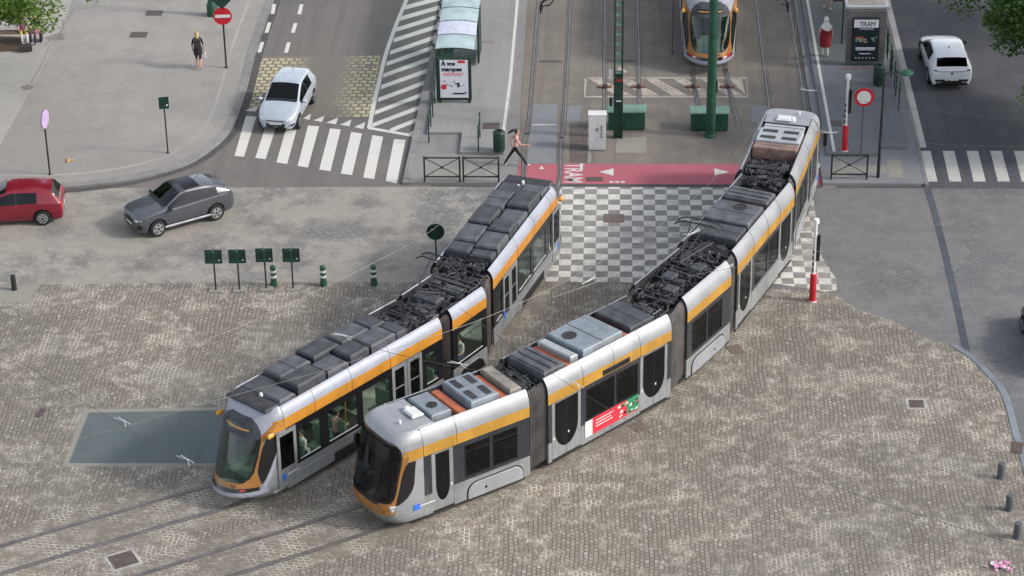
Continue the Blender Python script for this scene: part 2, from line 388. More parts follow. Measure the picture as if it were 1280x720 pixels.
# ------------------------------------------------------------------ mesh builder
class MB:
    def __init__(s): s.v = []; s.f = []; s.m = []; s.uv = None
    def face(s, pts, m=0):
        b = len(s.v); s.v += [tuple(p) for p in pts]; s.f.append(tuple(range(b, b+len(pts)))); s.m.append(m)
    def box(s, c, d, m=0, rz=0.0, taper=1.0, bev=0.0):
        x, y, z = d[0]/2, d[1]/2, d[2]/2
        if bev:
            b = min(bev, x*.9, y*.9, z*.9)
            rings = []
            for (zz, ins) in ((-z, b), (-z+b, 0), (z-b, 0), (z, b)):
                ring = []
                for sx, sy in ((1, 1), (-1, 1), (-1, -1), (1, -1)):
                    p1 = (sx*(x-ins-(b if ins == 0 else 0)*0), sy*(y-ins))
                    ring.append((sx*(x-ins), sy*(y-ins), zz))
                rings.append(ring)
            base = len(s.v)
            for rg in rings:
                for (px, py, pz) in rg:
                    s.v.append((c[0]+px*cos(rz)-py*sin(rz), c[1]+px*sin(rz)+py*cos(rz), c[2]+pz))
            s.f.append((base+3, base+2, base+1, base)); s.m.append(m)
            for k in range(3):
                for i in range(4):
                    j = (i+1) % 4
                    s.f.append((base+4*k+i, base+4*k+j, base+4*k+4+j, base+4*k+4+i)); s.m.append(m)
            s.f.append(tuple(base+12+i for i in range(4))); s.m.append(m)
            return
        P = []
        for zz, k in ((-z, 1.0), (z, taper)):
            for sx, sy in ((-1, -1), (1, -1), (1, 1), (-1, 1)):
                px, py = sx*x*k, sy*y*k
                P.append((c[0]+px*cos(rz)-py*sin(rz), c[1]+px*sin(rz)+py*cos(rz), c[2]+zz))
        b = len(s.v); s.v += P
        for q in ((0, 3, 2, 1), (4, 5, 6, 7), (0, 1, 5, 4), (1, 2, 6, 5), (2, 3, 7, 6), (3, 0, 4, 7)):
            s.f.append(tuple(b+i for i in q)); s.m.append(m)
    def prism(s, poly, z0, z1, m=0, mside=None):
        n = len(poly); b = len(s.v)
        ar = sum(poly[i][0]*poly[(i+1) % n][1]-poly[(i+1) % n][0]*poly[i][1] for i in range(n))
        if ar < 0: poly = poly[::-1]
        s.v += [(p[0], p[1], z0) for p in poly]+[(p[0], p[1], z1) for p in poly]
        s.f.append(tuple(b+i for i in range(n))[::-1]); s.m.append(m)
        s.f.append(tuple(b+n+i for i in range(n))); s.m.append(m)
        for i in range(n):
            j = (i+1) % n
            s.f.append((b+i, b+j, b+n+j, b+n+i)); s.m.append(m if mside is None else mside)
    def flat(s, poly, z, m=0):
        n = len(poly)
        ar = sum(poly[i][0]*poly[(i+1) % n][1]-poly[(i+1) % n][0]*poly[i][1] for i in range(n))
        if ar < 0: poly = poly[::-1]
        s.face([(p[0], p[1], z) for p in poly], m)
    def loft(s, rings, m=0, closed=True, caps=True, fm=None):
        n = len(rings[0]); b = len(s.v)
        for r in rings: s.v += [tuple(p) for p in r]
        for k in range(len(rings)-1):
            for i in range(n if closed else n-1):
                j = (i+1) % n
                s.f.append((b+k*n+i, b+k*n+j, b+(k+1)*n+j, b+(k+1)*n+i)); s.m.append(fm(k, i) if fm else m)
        if caps and closed:
            s.f.append(tuple(b+i for i in range(n))[::-1]); s.m.append(fm(-1, 0) if fm else m)
            e = b+(len(rings)-1)*n
            s.f.append(tuple(e+i for i in range(n))); s.m.append(fm(-2, 0) if fm else m)
    def tube(s, pts, r, m=0, n=8, caps=True):
        pts = [Vector(p) for p in pts]
        rs = r if isinstance(r, (list, tuple)) else [r]*len(pts)
        rings = []; ref = None
        for i, p in enumerate(pts):
            d = (pts[min(i+1, len(pts)-1)]-pts[max(i-1, 0)])
            if d.length < 1e-7: d = Vector((0, 0, 1))
            d.normalize()
            if ref is None:
                ref = Vector((0, 0, 1)) if abs(d.z) < .9 else Vector((1, 0, 0))
            a = d.cross(ref)
            if a.length < 1e-4: a = d.cross(Vector((1, 0, 0)))
            a.normalize(); b_ = a.cross(d).normalized(); 
            rings.append([p+a*(rs[i]*cos(2*pi*k/n))+b_*(rs[i]*sin(2*pi*k/n)) for k in range(n)])
            ref = b_
        s.loft(rings, m, True, caps)
    def lathe(s, prof, c=(0, 0, 0), n=16, m=0, axis='z', fm=None):
        rings = []
        for (r, z) in prof:
            ring = []
            for k in range(n):
                a = 2*pi*k/n
                q = (r*cos(a), r*sin(a), z)
                if axis == 'y': q = (q[0], q[2], -q[1])
                if axis == 'x': q = (q[2], q[0], q[1])
                ring.append((c[0]+q[0], c[1]+q[1], c[2]+q[2]))
            rings.append(ring)
        s.loft(rings, m, True, True, fm)
    def ellipsoid(s, c, r, m=0, n=12, k=8, rz=0):
        rings = []
        for i in range(k+1):
            ph = -pi/2+pi*i/k; cr = max(cos(ph), .02)
            ring = []
            for j in range(n):
                a = 2*pi*j/n; x, y = r[0]*cr*cos(a), r[1]*cr*sin(a)
                ring.append((c[0]+x*cos(rz)-y*sin(rz), c[1]+x*sin(rz)+y*cos(rz), c[2]+r[2]*sin(ph)))
            rings.append(ring)
        s.loft(rings, m)
    def build(s, name, mats, parent=None, loc=(0, 0, 0), rz=0.0, smooth=False, ang=None):
        me = bpy.data.meshes.new(name); me.from_pydata(s.v, [], s.f); me.update()
        if not isinstance(mats, (list, tuple)): mats = [mats]
        for mm in mats: me.materials.append(M[mm] if isinstance(mm, str) else mm)
        me.polygons.foreach_set('material_index', [min(i, len(mats)-1) for i in s.m])
        if smooth:
            me.polygons.foreach_set('use_smooth', [True]*len(s.f))
            me.set_sharp_from_angle(angle=R(ang or 35))
        if s.uv:
            ul = me.uv_layers.new(name='UVMap')
            for lp in me.loops: ul.data[lp.index].uv = s.uv[lp.vertex_index]
        o = bpy.data.objects.new(name, me); COL.objects.link(o)
        o.location = loc; o.rotation_euler = (0, 0, rz)
        if parent: o.parent = parent
        return o
def tag(o, label=None, cat=None, group=None, kind=None):
    if label: o['label'] = label
    if cat: o['category'] = cat
    if group: o['group'] = group
    if kind: o['kind'] = kind
    return o
def empty(name, loc=(0, 0, 0), rz=0.0, parent=None):
    o = bpy.data.objects.new(name, None); COL.objects.link(o); o.location = loc; o.rotation_euler = (0, 0, rz)
    o.empty_display_size = .3
    if parent: o.parent = parent
    return o
def copy_tree(o, parent=None):
    c = o.copy(); COL.objects.link(c); c.parent = parent
    for ch in list(o.children): copy_tree(ch, c)
    return c
def structure(name, mb, mats, **k):
    return tag(mb.build(name, mats, **k), kind='structure')
def textmesh(name, body, size, mat, parent, loc, rot, ext=.004, align='CENTER', sx=1.0, bold=0.0):
    cu = bpy.data.curves.new(name, 'FONT'); cu.body = body; cu.size = size; cu.extrude = ext; cu.align_x = align; cu.align_y = 'CENTER'
    cu.offset = bold; cu.resolution_u = 3
    tmp = bpy.data.objects.new(name+'_tmp', cu); COL.objects.link(tmp)
    bpy.context.view_layer.update()
    dg = bpy.context.evaluated_depsgraph_get()
    me = bpy.data.meshes.new_from_object(tmp.evaluated_get(dg))
    bpy.data.objects.remove(tmp)
    me.materials.clear(); me.materials.append(M[mat] if isinstance(mat, str) else mat)
    o = bpy.data.objects.new(name, me); COL.objects.link(o); o.location = loc; o.rotation_euler = rot; o.scale = (sx, 1, 1)
    if parent: o.parent = parent
    return o
def catmull(P, n=12):
    P = [Vector(p) for p in P]; Q = [P[0]*2-P[1]]+P+[P[-1]*2-P[-2]]; out = []
    for i in range(1, len(Q)-2):
        for k in range(n):
            t = k/n; a, b, c, d = Q[i-1], Q[i], Q[i+1], Q[i+2]
            out.append(.5*((2*b)+(c-a)*t+(2*a-5*b+4*c-d)*t*t+(3*b-a-3*c+d)*t**3))
    out.append(P[-1]); return out
def ribbon(mb, pts, o0, o1, z, m=0, uv=False):
    """strip along a ground line between lateral offsets o0 and o1 (to the left of travel)"""
    pts = [Vector((p[0], p[1], 0)) for p in pts]; s = 0.0
    b = len(mb.v)
    if uv and mb.uv is None: mb.uv = []
    for i, p in enumerate(pts):
        d = (pts[min(i+1, len(pts)-1)]-pts[max(i-1, 0)]).normalized(); n = Vector((-d.y, d.x, 0))
        if i: s += (p-pts[i-1]).length
        for o in (o1, o0):
            q = p+n*o; mb.v.append((q.x, q.y, z))
            if uv: mb.uv.append((s, o))
    for i in range(len(pts)-1):
        mb.f.append((b+2*i, b+2*i+1, b+2*i+3, b+2*i+2)); mb.m.append(m)

# ------------------------------------------------------------------ the setting
M['crossroad_cool'] = cobbles('cool_setts', .16, .15, pi/2,
    (pc(112, 113, 114), pc(130, 130, 130), (.92, .92, .92, 1), pc(134, 134, 134), pc(160, 160, 160)),
    pc(158, 158, 158), pc(118, 119, 120), .026, arcs=1.7, light=(.46, .62), stain=.5, smear=(.42, .54, .9, pc(120, 120, 120), pc(131, 130, 128)))
mb = MB(); mb.flat([(-260, -40), (260, -40), (260, 420), (-260, 420)], -.012); structure('ground', mb, 'asphalt_shaded')

edge = [(1003, 363), (1040, 366), (1075, 388), (1120, 402), (1160, 424), (1190, 433), (1212, 447), (1235, 470), (1250, 488), (1260, 515), (1266, 540), (1277, 575), (1292, 640), (1302, 720), (1330, 900)]
edge_w = [a2(*q) for q in edge]
plaza = [(-70, a2(0, 356)[1])]+[a2(0, 356), a2(350, 353), a2(700, 351)]+edge_w+[(edge_w[-1][0], 20), (-70, 20)]
mb = MB(); mb.flat(plaza, 0.0); structure('plaza', mb, 'plaza')
mb = MB()
ribbon(mb, catmull([(*q, 0) for q in edge_w[5:]], 6), -.02, .20, .02)
ribbon(mb, catmull([(*q, 0) for q in edge_w[5:]], 6), -.03, -.02, .02)
structure('kerb', mb, 'bluestone')

kerb_px = [(358, -60), (345, -8), (322, 60), (304, 128), (291, 160), (272, 182), (240, 204), (200, 218), (150, 229), (75, 237), (0, 238), (-120, 240)]
kerb_c = catmull([(*a2(*q), 0) for q in kerb_px], 6)
kb = [(p.x, p.y) for p in kerb_c]
kb0 = [(-22.2+.27*0, 175), (kb[0][0]-.6, 130)]
# crossroad west (fan-laid setts), east (cool setts)
mb = MB(); mb.flat([(-70, 75), (-2.2, 75), (-2.2, 90.05), (-8.2, 90.05), (-24, 89.75), (-70, 89.5)], -.004)
structure('crossroad', mb, 'fans')
mb = MB(); mb.flat([(-2.2, 30), (90, 30), (90, 90.08), (-2.2, 90.08)], -.004)
structure('crossroad', mb, 'crossroad_cool')
mb = MB(); mb.flat([(-70, 89.5), (-24, 89.75), (-8.2, 90.05), (-7.0, 90.05), (-7.0, 180), (-70, 180)], -.002)
structure('avenue', mb, 'asphalt_warm')
mb = MB(); mb.flat([(12.0, 90.08), (60, 90.08), (60, 180), (12.0, 180)], -.002)
structure('side_road', mb, 'asphalt_shaded')
mb = MB(); mb.flat([(-4.3, 90.08), (8.9, 90.08), (8.9, 180), (-4.3, 180)], -.002)
structure('track_bed', mb, 'trackbed')

# raised pavement on the corner with kerb stones
def inset(pts, d):
    out = []
    for i, p in enumerate(pts):
        a, b = pts[max(i-1, 0)], pts[min(i+1, len(pts)-1)]
        t = Vector((b[0]-a[0], b[1]-a[1])).normalized()
        out.append((p[0]+t.y*d, p[1]-t.x*d))
    return out
k_in = inset(kb, .34)
mb = MB(); mb.prism(k_in+[(-90, k_in[-1][1]), (-90, 180), (k_in[0][0]+6, 180)], -.2, .115)
structure('pavement', mb, 'pavement')
mb = MB()
rings = [[(a[0], a[1], -.1), (a[0], a[1], .10), (b[0]+.0, b[1], .125), (b[0], b[1], -.1)] for a, b in zip(kb, k_in)]
mb.loft(rings, 0); structure('kerb', mb, 'kerbstone')
mb = MB(); ribbon(mb, kerb_c, .0, .32, .003); structure('gutter', mb, 'gutter')
k3 = inset(kb, 1.1); k4 = inset(kb, 1.28)
mb = MB(); ribbon(mb, [(*q, 0) for q in k3], -.06, .06, .119); structure('pavement_joint', mb, 'pavement_light')
mb = MB(); mb.flat([a2(90, 2, .12), a2(52, 88, .12), (a2(0, 182, .12)), (-60, 93), (-60, 125), a2(92, -40, .12)], .119); structure('pavement', mb, 'pavement_light')
mb = MB()
for pts in ([(78, 24), (79, 36), (70, 48), (62, 58), (53, 78), (38, 105)], [(92, 10), (86, 22), (80, 30)], [(73, 43), (66, 48), (60, 52), (57, 58)]):
    ribbon(mb, [(p.x+.05*noise.noise((p.x*3, p.y*3, 1)), p.y, 0) for p in catmull([(*a2(*q, .12), 0) for q in pts], 8)], -.022, .022, .123)
for px, py, w, h in ((69, 47, .5, .5), (34, 109, .28, .36)):
    x, y = a2(px, py, .12); rs = random.Random(px); mb.flat([(x+w*cos(2*pi*q/22)*rs.uniform(.55, 1.1), y+h*sin(2*pi*q/22)*rs.uniform(.55, 1.1)) for q in range(22)], .1235)
structure('pavement_crack', mb, 'pave_stain')

# platforms
mb = MB(); mb.prism([(-7.86, 90.25), (-3.62, 90.25), (-3.75, 100), (-3.98, 180), (-6.6, 180), (-7.40, 110), (-7.62, 100)], -.2, .10); structure('platform', mb, 'slab_grey')
mb = MB(); mb.prism([(-6.0, 92.75), (-4.22, 92.75), (-4.12, 100), (-4.12, 180), (-6.8, 180), (-7.30, 110), (-7.42, 100), (-7.42, 94.6), (-6.0, 94.6)], -.1, .22); structure('platform', mb, 'platform')
mb = MB(); mb.prism([(8.35, 90.3), (12.32, 90.3), (12.32, 180), (8.35, 180)], -.2, .10); structure('platform', mb, 'slab_cool')
mb = MB(); mb.prism([(8.66, 92.75), (10.75, 92.75), (10.75, 93.4), (11.9, 93.4), (11.95, 180), (8.66, 180)], -.1, .22); structure('platform', mb, 'platform_shaded')
mb = MB()
mb.prism([(-8.12, 90.2), (-7.86, 90.2), (-7.62, 100), (-7.40, 110), (-6.6, 180), (-6.9, 180), (-7.66, 110), (-7.88, 100)], -.2, .12)
mb.prism([(12.322, 90.2), (12.46, 90.2), (12.46, 180), (12.322, 180)], -.2, .11)
structure('kerb', mb, 'kerbstone')
mb = MB()
ribbon(mb, [(-4.35, 92.9, 0), (-4.22, 100, 0), (-4.22, 180, 0)], -.06, .06, .224)
ribbon(mb, [(8.98, 92.9, 0), (8.95, 100, 0), (8.92, 180, 0)], -.06, .06, .224)
structure('platform_line', mb, 'line_white')
mb = MB(); ribbon(mb, [(12.62, 93.75, 0), (12.60, 180, 0)], -.13, .13, .004); structure('road_marking', mb, 'line_cool')
# tactile and pale slabs on the forecourts
mb = MB()
for q in ([(543, 214), (560, 213), (560, 226), (541, 226)], [(561, 211), (588, 211), (588, 222), (561, 222)]):
    mb.flat([a2(*p, .1) for p in q], .104)
for q in ([(1041, 201), (1058, 201), (1060, 222), (1040, 222)], [(1059, 207), (1108, 207), (1109, 216), (1059, 216)], [(1108, 200), (1125, 200), (1129, 222), (1112, 222)], [(606, 212), (622, 212), (622, 222), (606, 222)]):
    mb.flat([a2(*p, .1) for p in q], .104)
structure('tactile_paving', mb, 'slab_pale')
# infill slabs of the track bed
mb = MB(); mb.flat([a2(*p) for p in ((664, 130), (697, 130), (694, 205), (659, 205))], .002); mb.flat([a2(*p) for p in ((704, 133), (727, 132), (725, 152), (702, 152))], .002)
mb.flat([a2(*p) for p in ((938, 133), (962, 132), (964, 152), (940, 152))], .002); structure('track_infill', mb, 'slab_cool')
mb = MB()
for k in range(4):
    y0, y1 = 155+k*12.2, 155+k*12.2+11.6
    mb.flat([a2(*p) for p in ((712, y0), (734.5, y0), (734, y1), (711.5, y1))], .002)
structure('track_infill', mb, 'slab_brown')
mb = MB(); mb.flat([a2(*p) for p in ((771, 172.5), (808, 171), (808.5, 191), (769.5, 191))], .002); mb.flat([a2(*p) for p in ((734, 191), (739.5, 191), (739, 203), (733, 203))], .002); structure('track_infill', mb, 'slab_pale')
mb = MB()
for q in ((674, 76.5, 702, 77.5), (754, 76, 799, 77)):
    mb.flat([a2(*p) for p in ((q[0], q[1]-1), (q[2], q[1]-1), (q[2], q[3]+.6), (q[0], q[3]+.6))], .003)
structure('track_infill', mb, 'gutter')

# red crossing, checker field
mb = MB(); mb.flat([(-3.6, 90.34), (8.34, 90.34), (8.34, 92.22), (-2.05, 92.15), (-3.62, 92.12)], .002); structure('red_crossing', mb, 'red_lane')
mb = MB(); mb.flat([(-3.6, 90.1), (8.34, 90.1), (8.34, 90.34), (-3.6, 90.34)], .0015); structure('track_infill', mb, 'gutter')
mb = MB()
ck = [(-2.28, 90.08), (7.9, 90.08), (7.9, 84.3), (8.3, 82.6), (8.25, 81.75), (7.8, 81.65), (6.2, 82.2), (-2.6, 82.32)]
mb.flat(ck, .0025); structure('checkered_paving', mb, checkermat())
mb = MB()
for k in range(3):
    y = 89.3-.9*k; mb.flat([(-3.55, y), (-3.0, y), (-3.0, y+.45), (-3.55, y+.45)], .0)
structure('checkered_paving', mb, 'line_white')

# painted markings
mb = MB()
zl = [((307.5, 145), (320.5, 146), (305, 196), (293, 195)), ((335, 149), (348, 150), (332, 199), (319, 197.5)), ((360, 152.5), (373, 154), (359, 205), (345.5, 203)),
      ((385, 157), (399, 158), (385, 209.5), (372, 207.5)), ((412.5, 160.5), (426, 162), (413, 214), (399, 212)), ((439, 165), (452.5, 167), (440, 219), (426, 217)),
      ((465.5, 169), (479, 171), (467.5, 224), (454, 222)), ((492.5, 174), (507, 175), (496, 229), (482, 226.5))]
for q in zl: mb.flat([a2(*p) for p in q], .004)
structure('zebra_crossing', mb, 'line_white')
mb = MB()
for k in range(9):
    d = 29.7*k
    mb.flat([a2(*p) for p in ((1148.7+d, 188.7), (1163+d, 188.7), (1172+d*1.015, 227), (1156.7+d*1.015, 227))], .004)
structure('zebra_crossing', mb, 'line_cool')
mb = MB()
T = [((105, 314), (168, 287), (160, 318)), ((172, 322), (215, 300), (206, 326)), ((395, 352), (435, 328), (428, 360)), ((447, 362), (502, 340), (490, 370)), ((510, 374), (570, 348), (560, 382)), ((580, 384), (637, 358), (628, 392)), ((650, 396), (707, 370), (697, 405))]
for q in T: mb.flat([a2(280+x/4, 60+y/4) for x, y in q], .004)
for q in (((343, 5), (340.5, 17.5)), ((337, 28), (333, 41)), ((328, 52.5), (324, 65.5)), ((377, 5.5), (374, 18)), ((369.5, 29), (366, 41)), ((361, 53), (357.5, 66)), ((349.5, -20), (347, -6)), ((384, -20), (381, -6))):
    ribbon(mb, [(*a2(*q[0]), 0), (*a2(*q[1]), 0)], -.085, .085, .004)
hl = [(513, -14), (508, 0), (498.6, 22.4), (490, 45), (481, 72), (473.6, 103), (468.5, 124), (461.5, 160)]
ribbon(mb, catmull([(*a2(*q), 0) for q in hl], 4), -.09, .09, .004)
ribbon(mb, [(*a2(461, 160), 0), (*a2(521, 170.5), 0)], -.11, .11, .0045)
for (l, r) in (((507, -4), (546, -14)), ((504.6, 10), (561, -5)), ((500, 23.5), (559, 6.5)), ((496, 37), (554, 19)), ((492.5, 50.5), (550, 32)), ((488, 66), (545.4, 46)), ((483.5, 80), (541.6, 59.5)), ((479.6, 94.5), (539, 73)), ((476.5, 109), (536.5, 87.5)), ((473, 125), (534, 102)), ((469, 141), (531, 117)), ((466, 156.5), (528, 133)), ((487.5, 163.5), (524.5, 148.5)), ((512, 168), (522.5, 163.5))):
    mb.flat([a2(l[0], l[1]-2.6), a2(r[0], r[1]-2.6), a2(r[0], r[1]+2.8), a2(l[0]-1, l[1]+2.8)], .0042)
structure('road_marking', mb, 'line_white')
# hatched box over the inner tracks
mb = MB()
bx = [a2(*p) for p in ((732, 97.5), (933, 97.5), (934.5, 121), (731, 121))]
ribbon(mb, [(*p, 0) for p in bx+[bx[0]]], -.07, .07, .004)
for k in range(6):
    x0 = 737+k*35
    mb.flat([a2(max(min(x, 932), 733), y) for x, y in ((x0, 99), (x0+15, 99), (x0+53, 119.5), (x0+33, 119.5))], .0042)
mb.flat([a2(*p) for p in ((774, 82), (785, 90), (781, 91.5), (772, 90))], .004)
structure('road_marking', mb, 'line_faded')
mb = MB()
for (cx, cy, s) in ((760, 215, -1), (900, 215, 1)):
    x, y = a2(cx, cy)
    mb.flat([(x+s*.36, y), (x-s*.12, y+.26), (x-s*.12, y-.26)], .0042)
    mb.flat([(x-s*.12, y+.3), (x-s*.22, y+.3), (x-s*.22, y-.3), (x-s*.12, y-.3)], .0042)
x, y = a2(677, 209.5); mb.flat([(x-.1, y-.14), (x+.1, y-.14), (x, y+.16)], .0042)
for k in range(3): mb.flat([a2(762+k*7, 226.5), a2(767+k*7, 226.5), a2(767+k*7, 228.5), a2(762+k*7, 228.5)], .0042)
structure('road_marking', mb, 'line_white')
mb = MB(); mb.flat([a2(*p) for p in ((665, 155), (695, 155), (695, 157), (665, 157))], .006); structure('road_marking', mb, 'line_cool')
x, y = a2(716, 216.5); t_ = textmesh('ground_lettering', 'TRAM', .80, 'line_white', None, (x, y, .0045), (0, 0, R(-90)), 0, sx=.80, bold=.012); tag(t_, kind='structure')
t_.scale = (.82, 1.25, 1)
x, y = a2(934, 204); t_ = textmesh('ground_lettering', 'TRAM', .80, 'line_white', None, (x, y-.9, .0045), (0, 0, R(90)), 0, bold=.012); tag(t_, kind='structure')
t_.scale = (.82, .8, 1)
mb = MB(); mb.flat([a2(*p) for p in ((318, 72), (476, 69.5), (463, 146), (400, 147), (302, 134))], .0); structure('block_paving', mb, 'yellow_blocks')
mb = MB(); ribbon(mb, catmull([(*a2(*q), 0) for q in ((1157, 229), (1166, 258), (1176, 295), (1188, 345), (1200, 400), (1208, 438))], 5), -.13, .13, .002); structure('tar_band', mb, 'tar')
# blue slate field with its stone border
mb = MB(); so = [a2(*p) for p in ((104, 512), (330, 508), (300, 583), (78, 583))]; si = [a2(*p) for p in ((111, 516), (325, 512), (297, 579), (86, 579))]
mb.flat(so, .004); structure('slate_border', mb, 'slab_pale')
mb = MB(); mb.flat(si, .008); structure('slate_field', mb, 'slate')
mb = MB(); mb.flat([a2(*p) for p in ((-40, 358), (50, 356), (34, 378), (-40, 379))], .004); structure('concrete_pad', mb, 'slab_pale')
mb = MB(); mb.flat([a2(-40, 44, .12), a2(26, 46, .12), a2(28, 63, .12), a2(-40, 68, .12)], .124); structure('earth', mb, 'earth')

# manhole covers (things one could lift)
def cover(px, py, w, h, label, z=.0, rz=0.0, frame=False, mat='cast_iron'):
    x, y = a2(px, py, z); t = MB(); t.box((0, 0, .004), (w, h, .008), 0)
    for k in range(-2, 3): t.box((k*w*.17, 0, .0095), (w*.05, h*.84, .003), 0)
    o = t.build('manhole_cover', mat, loc=(x, y, z+.005), rz=rz)
    tag(o, label, 'manhole cover', 'manhole covers')
    if frame:
        f = MB()
        for sx in (-1, 1): f.box((sx*(w/2+.05), 0, .002), (.1, h+.2, .006)); f.box((0, sx*(h/2+.05), .002), (w, .1, .006))
        f.build('frame', 'stone_pale', parent=o)
cover(193, 16.5, .75, .55, 'dark cover in the pale pavement, the one closest to the tall green post', .119)
cover(173.5, 43.5, .75, .6, 'dark cover in the pale pavement left of the blond woman, nearer the camera of two', .119)
cover(154, 700, .78, .74, 'brown cover with pale frame in the cobbles between the two tram tracks', .0, R(30), True)
cover(1145.5, 505, .5, .5, 'small square cover in the cobbles near the curved plaza kerb', 0, 0, True)
cover(799, 533, .55, .55, 'weathered square cover in the cobbles just in front of the long tram', 0, R(40), False, 'cover_worn')
cover(557, 161.5, .75, .8, 'brown cover in the platform forecourt between poster panel and barriers', .1)
cover(614, 157.5, .7, .6, 'brown cover on the platform beside the green litter bin', .22)
cover(51, 516, .22, .55, 'narrow rusty drain cover in the cobbles left of the slate field', 0, R(-12))
cover(767, 273, .8, .7, 'square cover set in the black and white checkered paving', .0, 0, False, 'cover_worn')
cover(743, 224, .65, .35, 'dark cover in the red crossing below the white cabinet', .002)
cover(1045, 154, .45, .5, 'dark cover in the right platform beside the red and white post', .22)
cover(919, 437, .5, .6, 'reddish worn cover close against the long tram middle section', 0, R(20), False, 'cover_worn')
cover(610, 36+16, .45, .3, 'small pale cover in the platform beside the glass shelter', .22, 0, False, 'slab_grey')
cover(1272, 560, .35, .7, 'rusty gully grate at the bluestone kerb above the three grey posts', .012, R(-12))
# ------------------------------------------------------------------ trams
HW = 1.15
def lerp(tab, z, k):
    for a, b in zip(tab, tab[1:]):
        if z <= b[0]: 
            t = max(0, (z-a[0])/(b[0]-a[0])); return a[k]+(b[k]-a[k])*t
    return tab[-1][k]
class Style: pass
S3 = Style(); S3.old = False
S3.zs, S3.zt, S3.z0 = .98, 2.42, .26
S3.roof = [(-1.15, 2.42), (1.15, 2.42), (1.15, 2.80), (1.14, 2.92), (1.11, 3.05), (1.05, 3.18), (.98, 3.28), (.92, 3.33), (.89, 3.32), (.87, 2.90), (-.87, 2.90), (-.89, 3.32), (-.92, 3.33), (-.98, 3.28), (-1.05, 3.18), (-1.11, 3.05), (-1.14, 2.92), (-1.15, 2.80)]
S3.orange = (1, 17); S3.deck = (8, 9, 10)
S3.nose = [(.26, -.32, 1.13), (.4, -.12, 1.15), (.62, 0, 1.15), (.85, .02, 1.15), (1.1, -.03, 1.15), (1.5, -.13, 1.15), (2.0, -.23, 1.15), (2.5, -.36, 1.15), (2.8, -.44, 1.15), (3.0, -.50, 1.14), (3.14, -.56, 1.10), (3.25, -.66, 1.02), (3.33, -.82, .92)]
S3.xs = 1.5; S3.e = 3.7
S3.ws = [(1.06, 48), (1.12, 54), (1.3, 57.5), (2.0, 61), (2.4, 63), (2.62, 62.5), (2.78, 60), (2.9, 55), (3.0, 46), (3.07, 34)]
S2 = Style(); S2.old = True
S2.zs, S2.zt, S2.z0 = .98, 2.50, .30
S2.roof = [(-1.15, 2.50), (1.15, 2.50), (1.15, 2.88), (1.12, 3.02), (1.06, 3.14), (.99, 3.22), (.95, 3.24), (.93, 3.22), (.91, 2.92), (-.91, 2.92), (-.93, 3.22), (-.95, 3.24), (-.99, 3.22), (-1.06, 3.14), (-1.12, 3.02), (-1.15, 2.88)]
S2.orange = (1, 15); S2.deck = (7, 8, 9)
S2.nose = [(.30, -.45, 1.08), (.45, -.14, 1.12), (.56, 0, 1.14), (.68, -.02, 1.14), (.82, -.10, 1.14), (1.0, -.20, 1.15), (1.5, -.38, 1.15), (2.0, -.60, 1.15), (2.5, -.84, 1.15), (2.88, -1.06, 1.13), (3.0, -1.15, 1.12), (3.12, -1.28, 1.05), (3.24, -1.46, .95)]
S2.xs = 1.85; S2.e = 2.1
S2.ws = [(.92, 18), (.97, 30), (1.08, 38), (1.3, 43), (1.8, 46), (2.3, 46), (2.6, 42), (2.8, 33), (2.93, 20)]

def nose_surf(st, L):
    def S(a, z, off=0.0):
        def q(a, z):
            xt, hw = L+lerp(st.nose, z, 1), lerp(st.nose, z, 2); xs = L-st.xs
            ca, sa = abs(cos(R(a))), sin(R(a))
            return Vector((xs+(xt-xs)*ca**(2/st.e), math.copysign(abs(sa)**(2/st.e), sa)*hw, z))
        p = q(a, z)
        if off:
            da = q(a+.6, z)-q(a-.6, z); dz = q(a, z+.02)-q(a, z-.02)
            n = da.cross(dz)
            if n.length > 1e-9: 
                n.normalize()
                if n.x*.6+n.y*math.copysign(1, a)*abs(sin(R(a))) < 0: n = -n
                p = p+n*off
        return p
    return S
def patch(S, zl, f0, f1, n, off, name, mat, parent, smooth=True, thick=.012, frame=None):
    mb = MB(); rows = []
    for z in zl:
        a0, a1 = f0(z), f1(z)
        rows.append([S(a0+(a1-a0)*i/n, z, off) for i in range(n+1)])
    b = len(mb.v)
    for r in rows: mb.v += [tuple(p) for p in r]
    m = n+1
    for k in range(len(rows)-1):
        for i in range(n):
            mb.f.append((b+k*m+i, b+k*m+i+1, b+(k+1)*m+i+1, b+(k+1)*m+i))
            e = 0
            if frame and (k < frame or k >= len(rows)-1-frame or i < frame or i >= n-frame): e = 1
            mb.m.append(e)
    o = mb.build(name, mat, parent, smooth=True, ang=60)
    return o
def frange(a, b, n): return [a+(b-a)*i/n for i in range(n+1)]

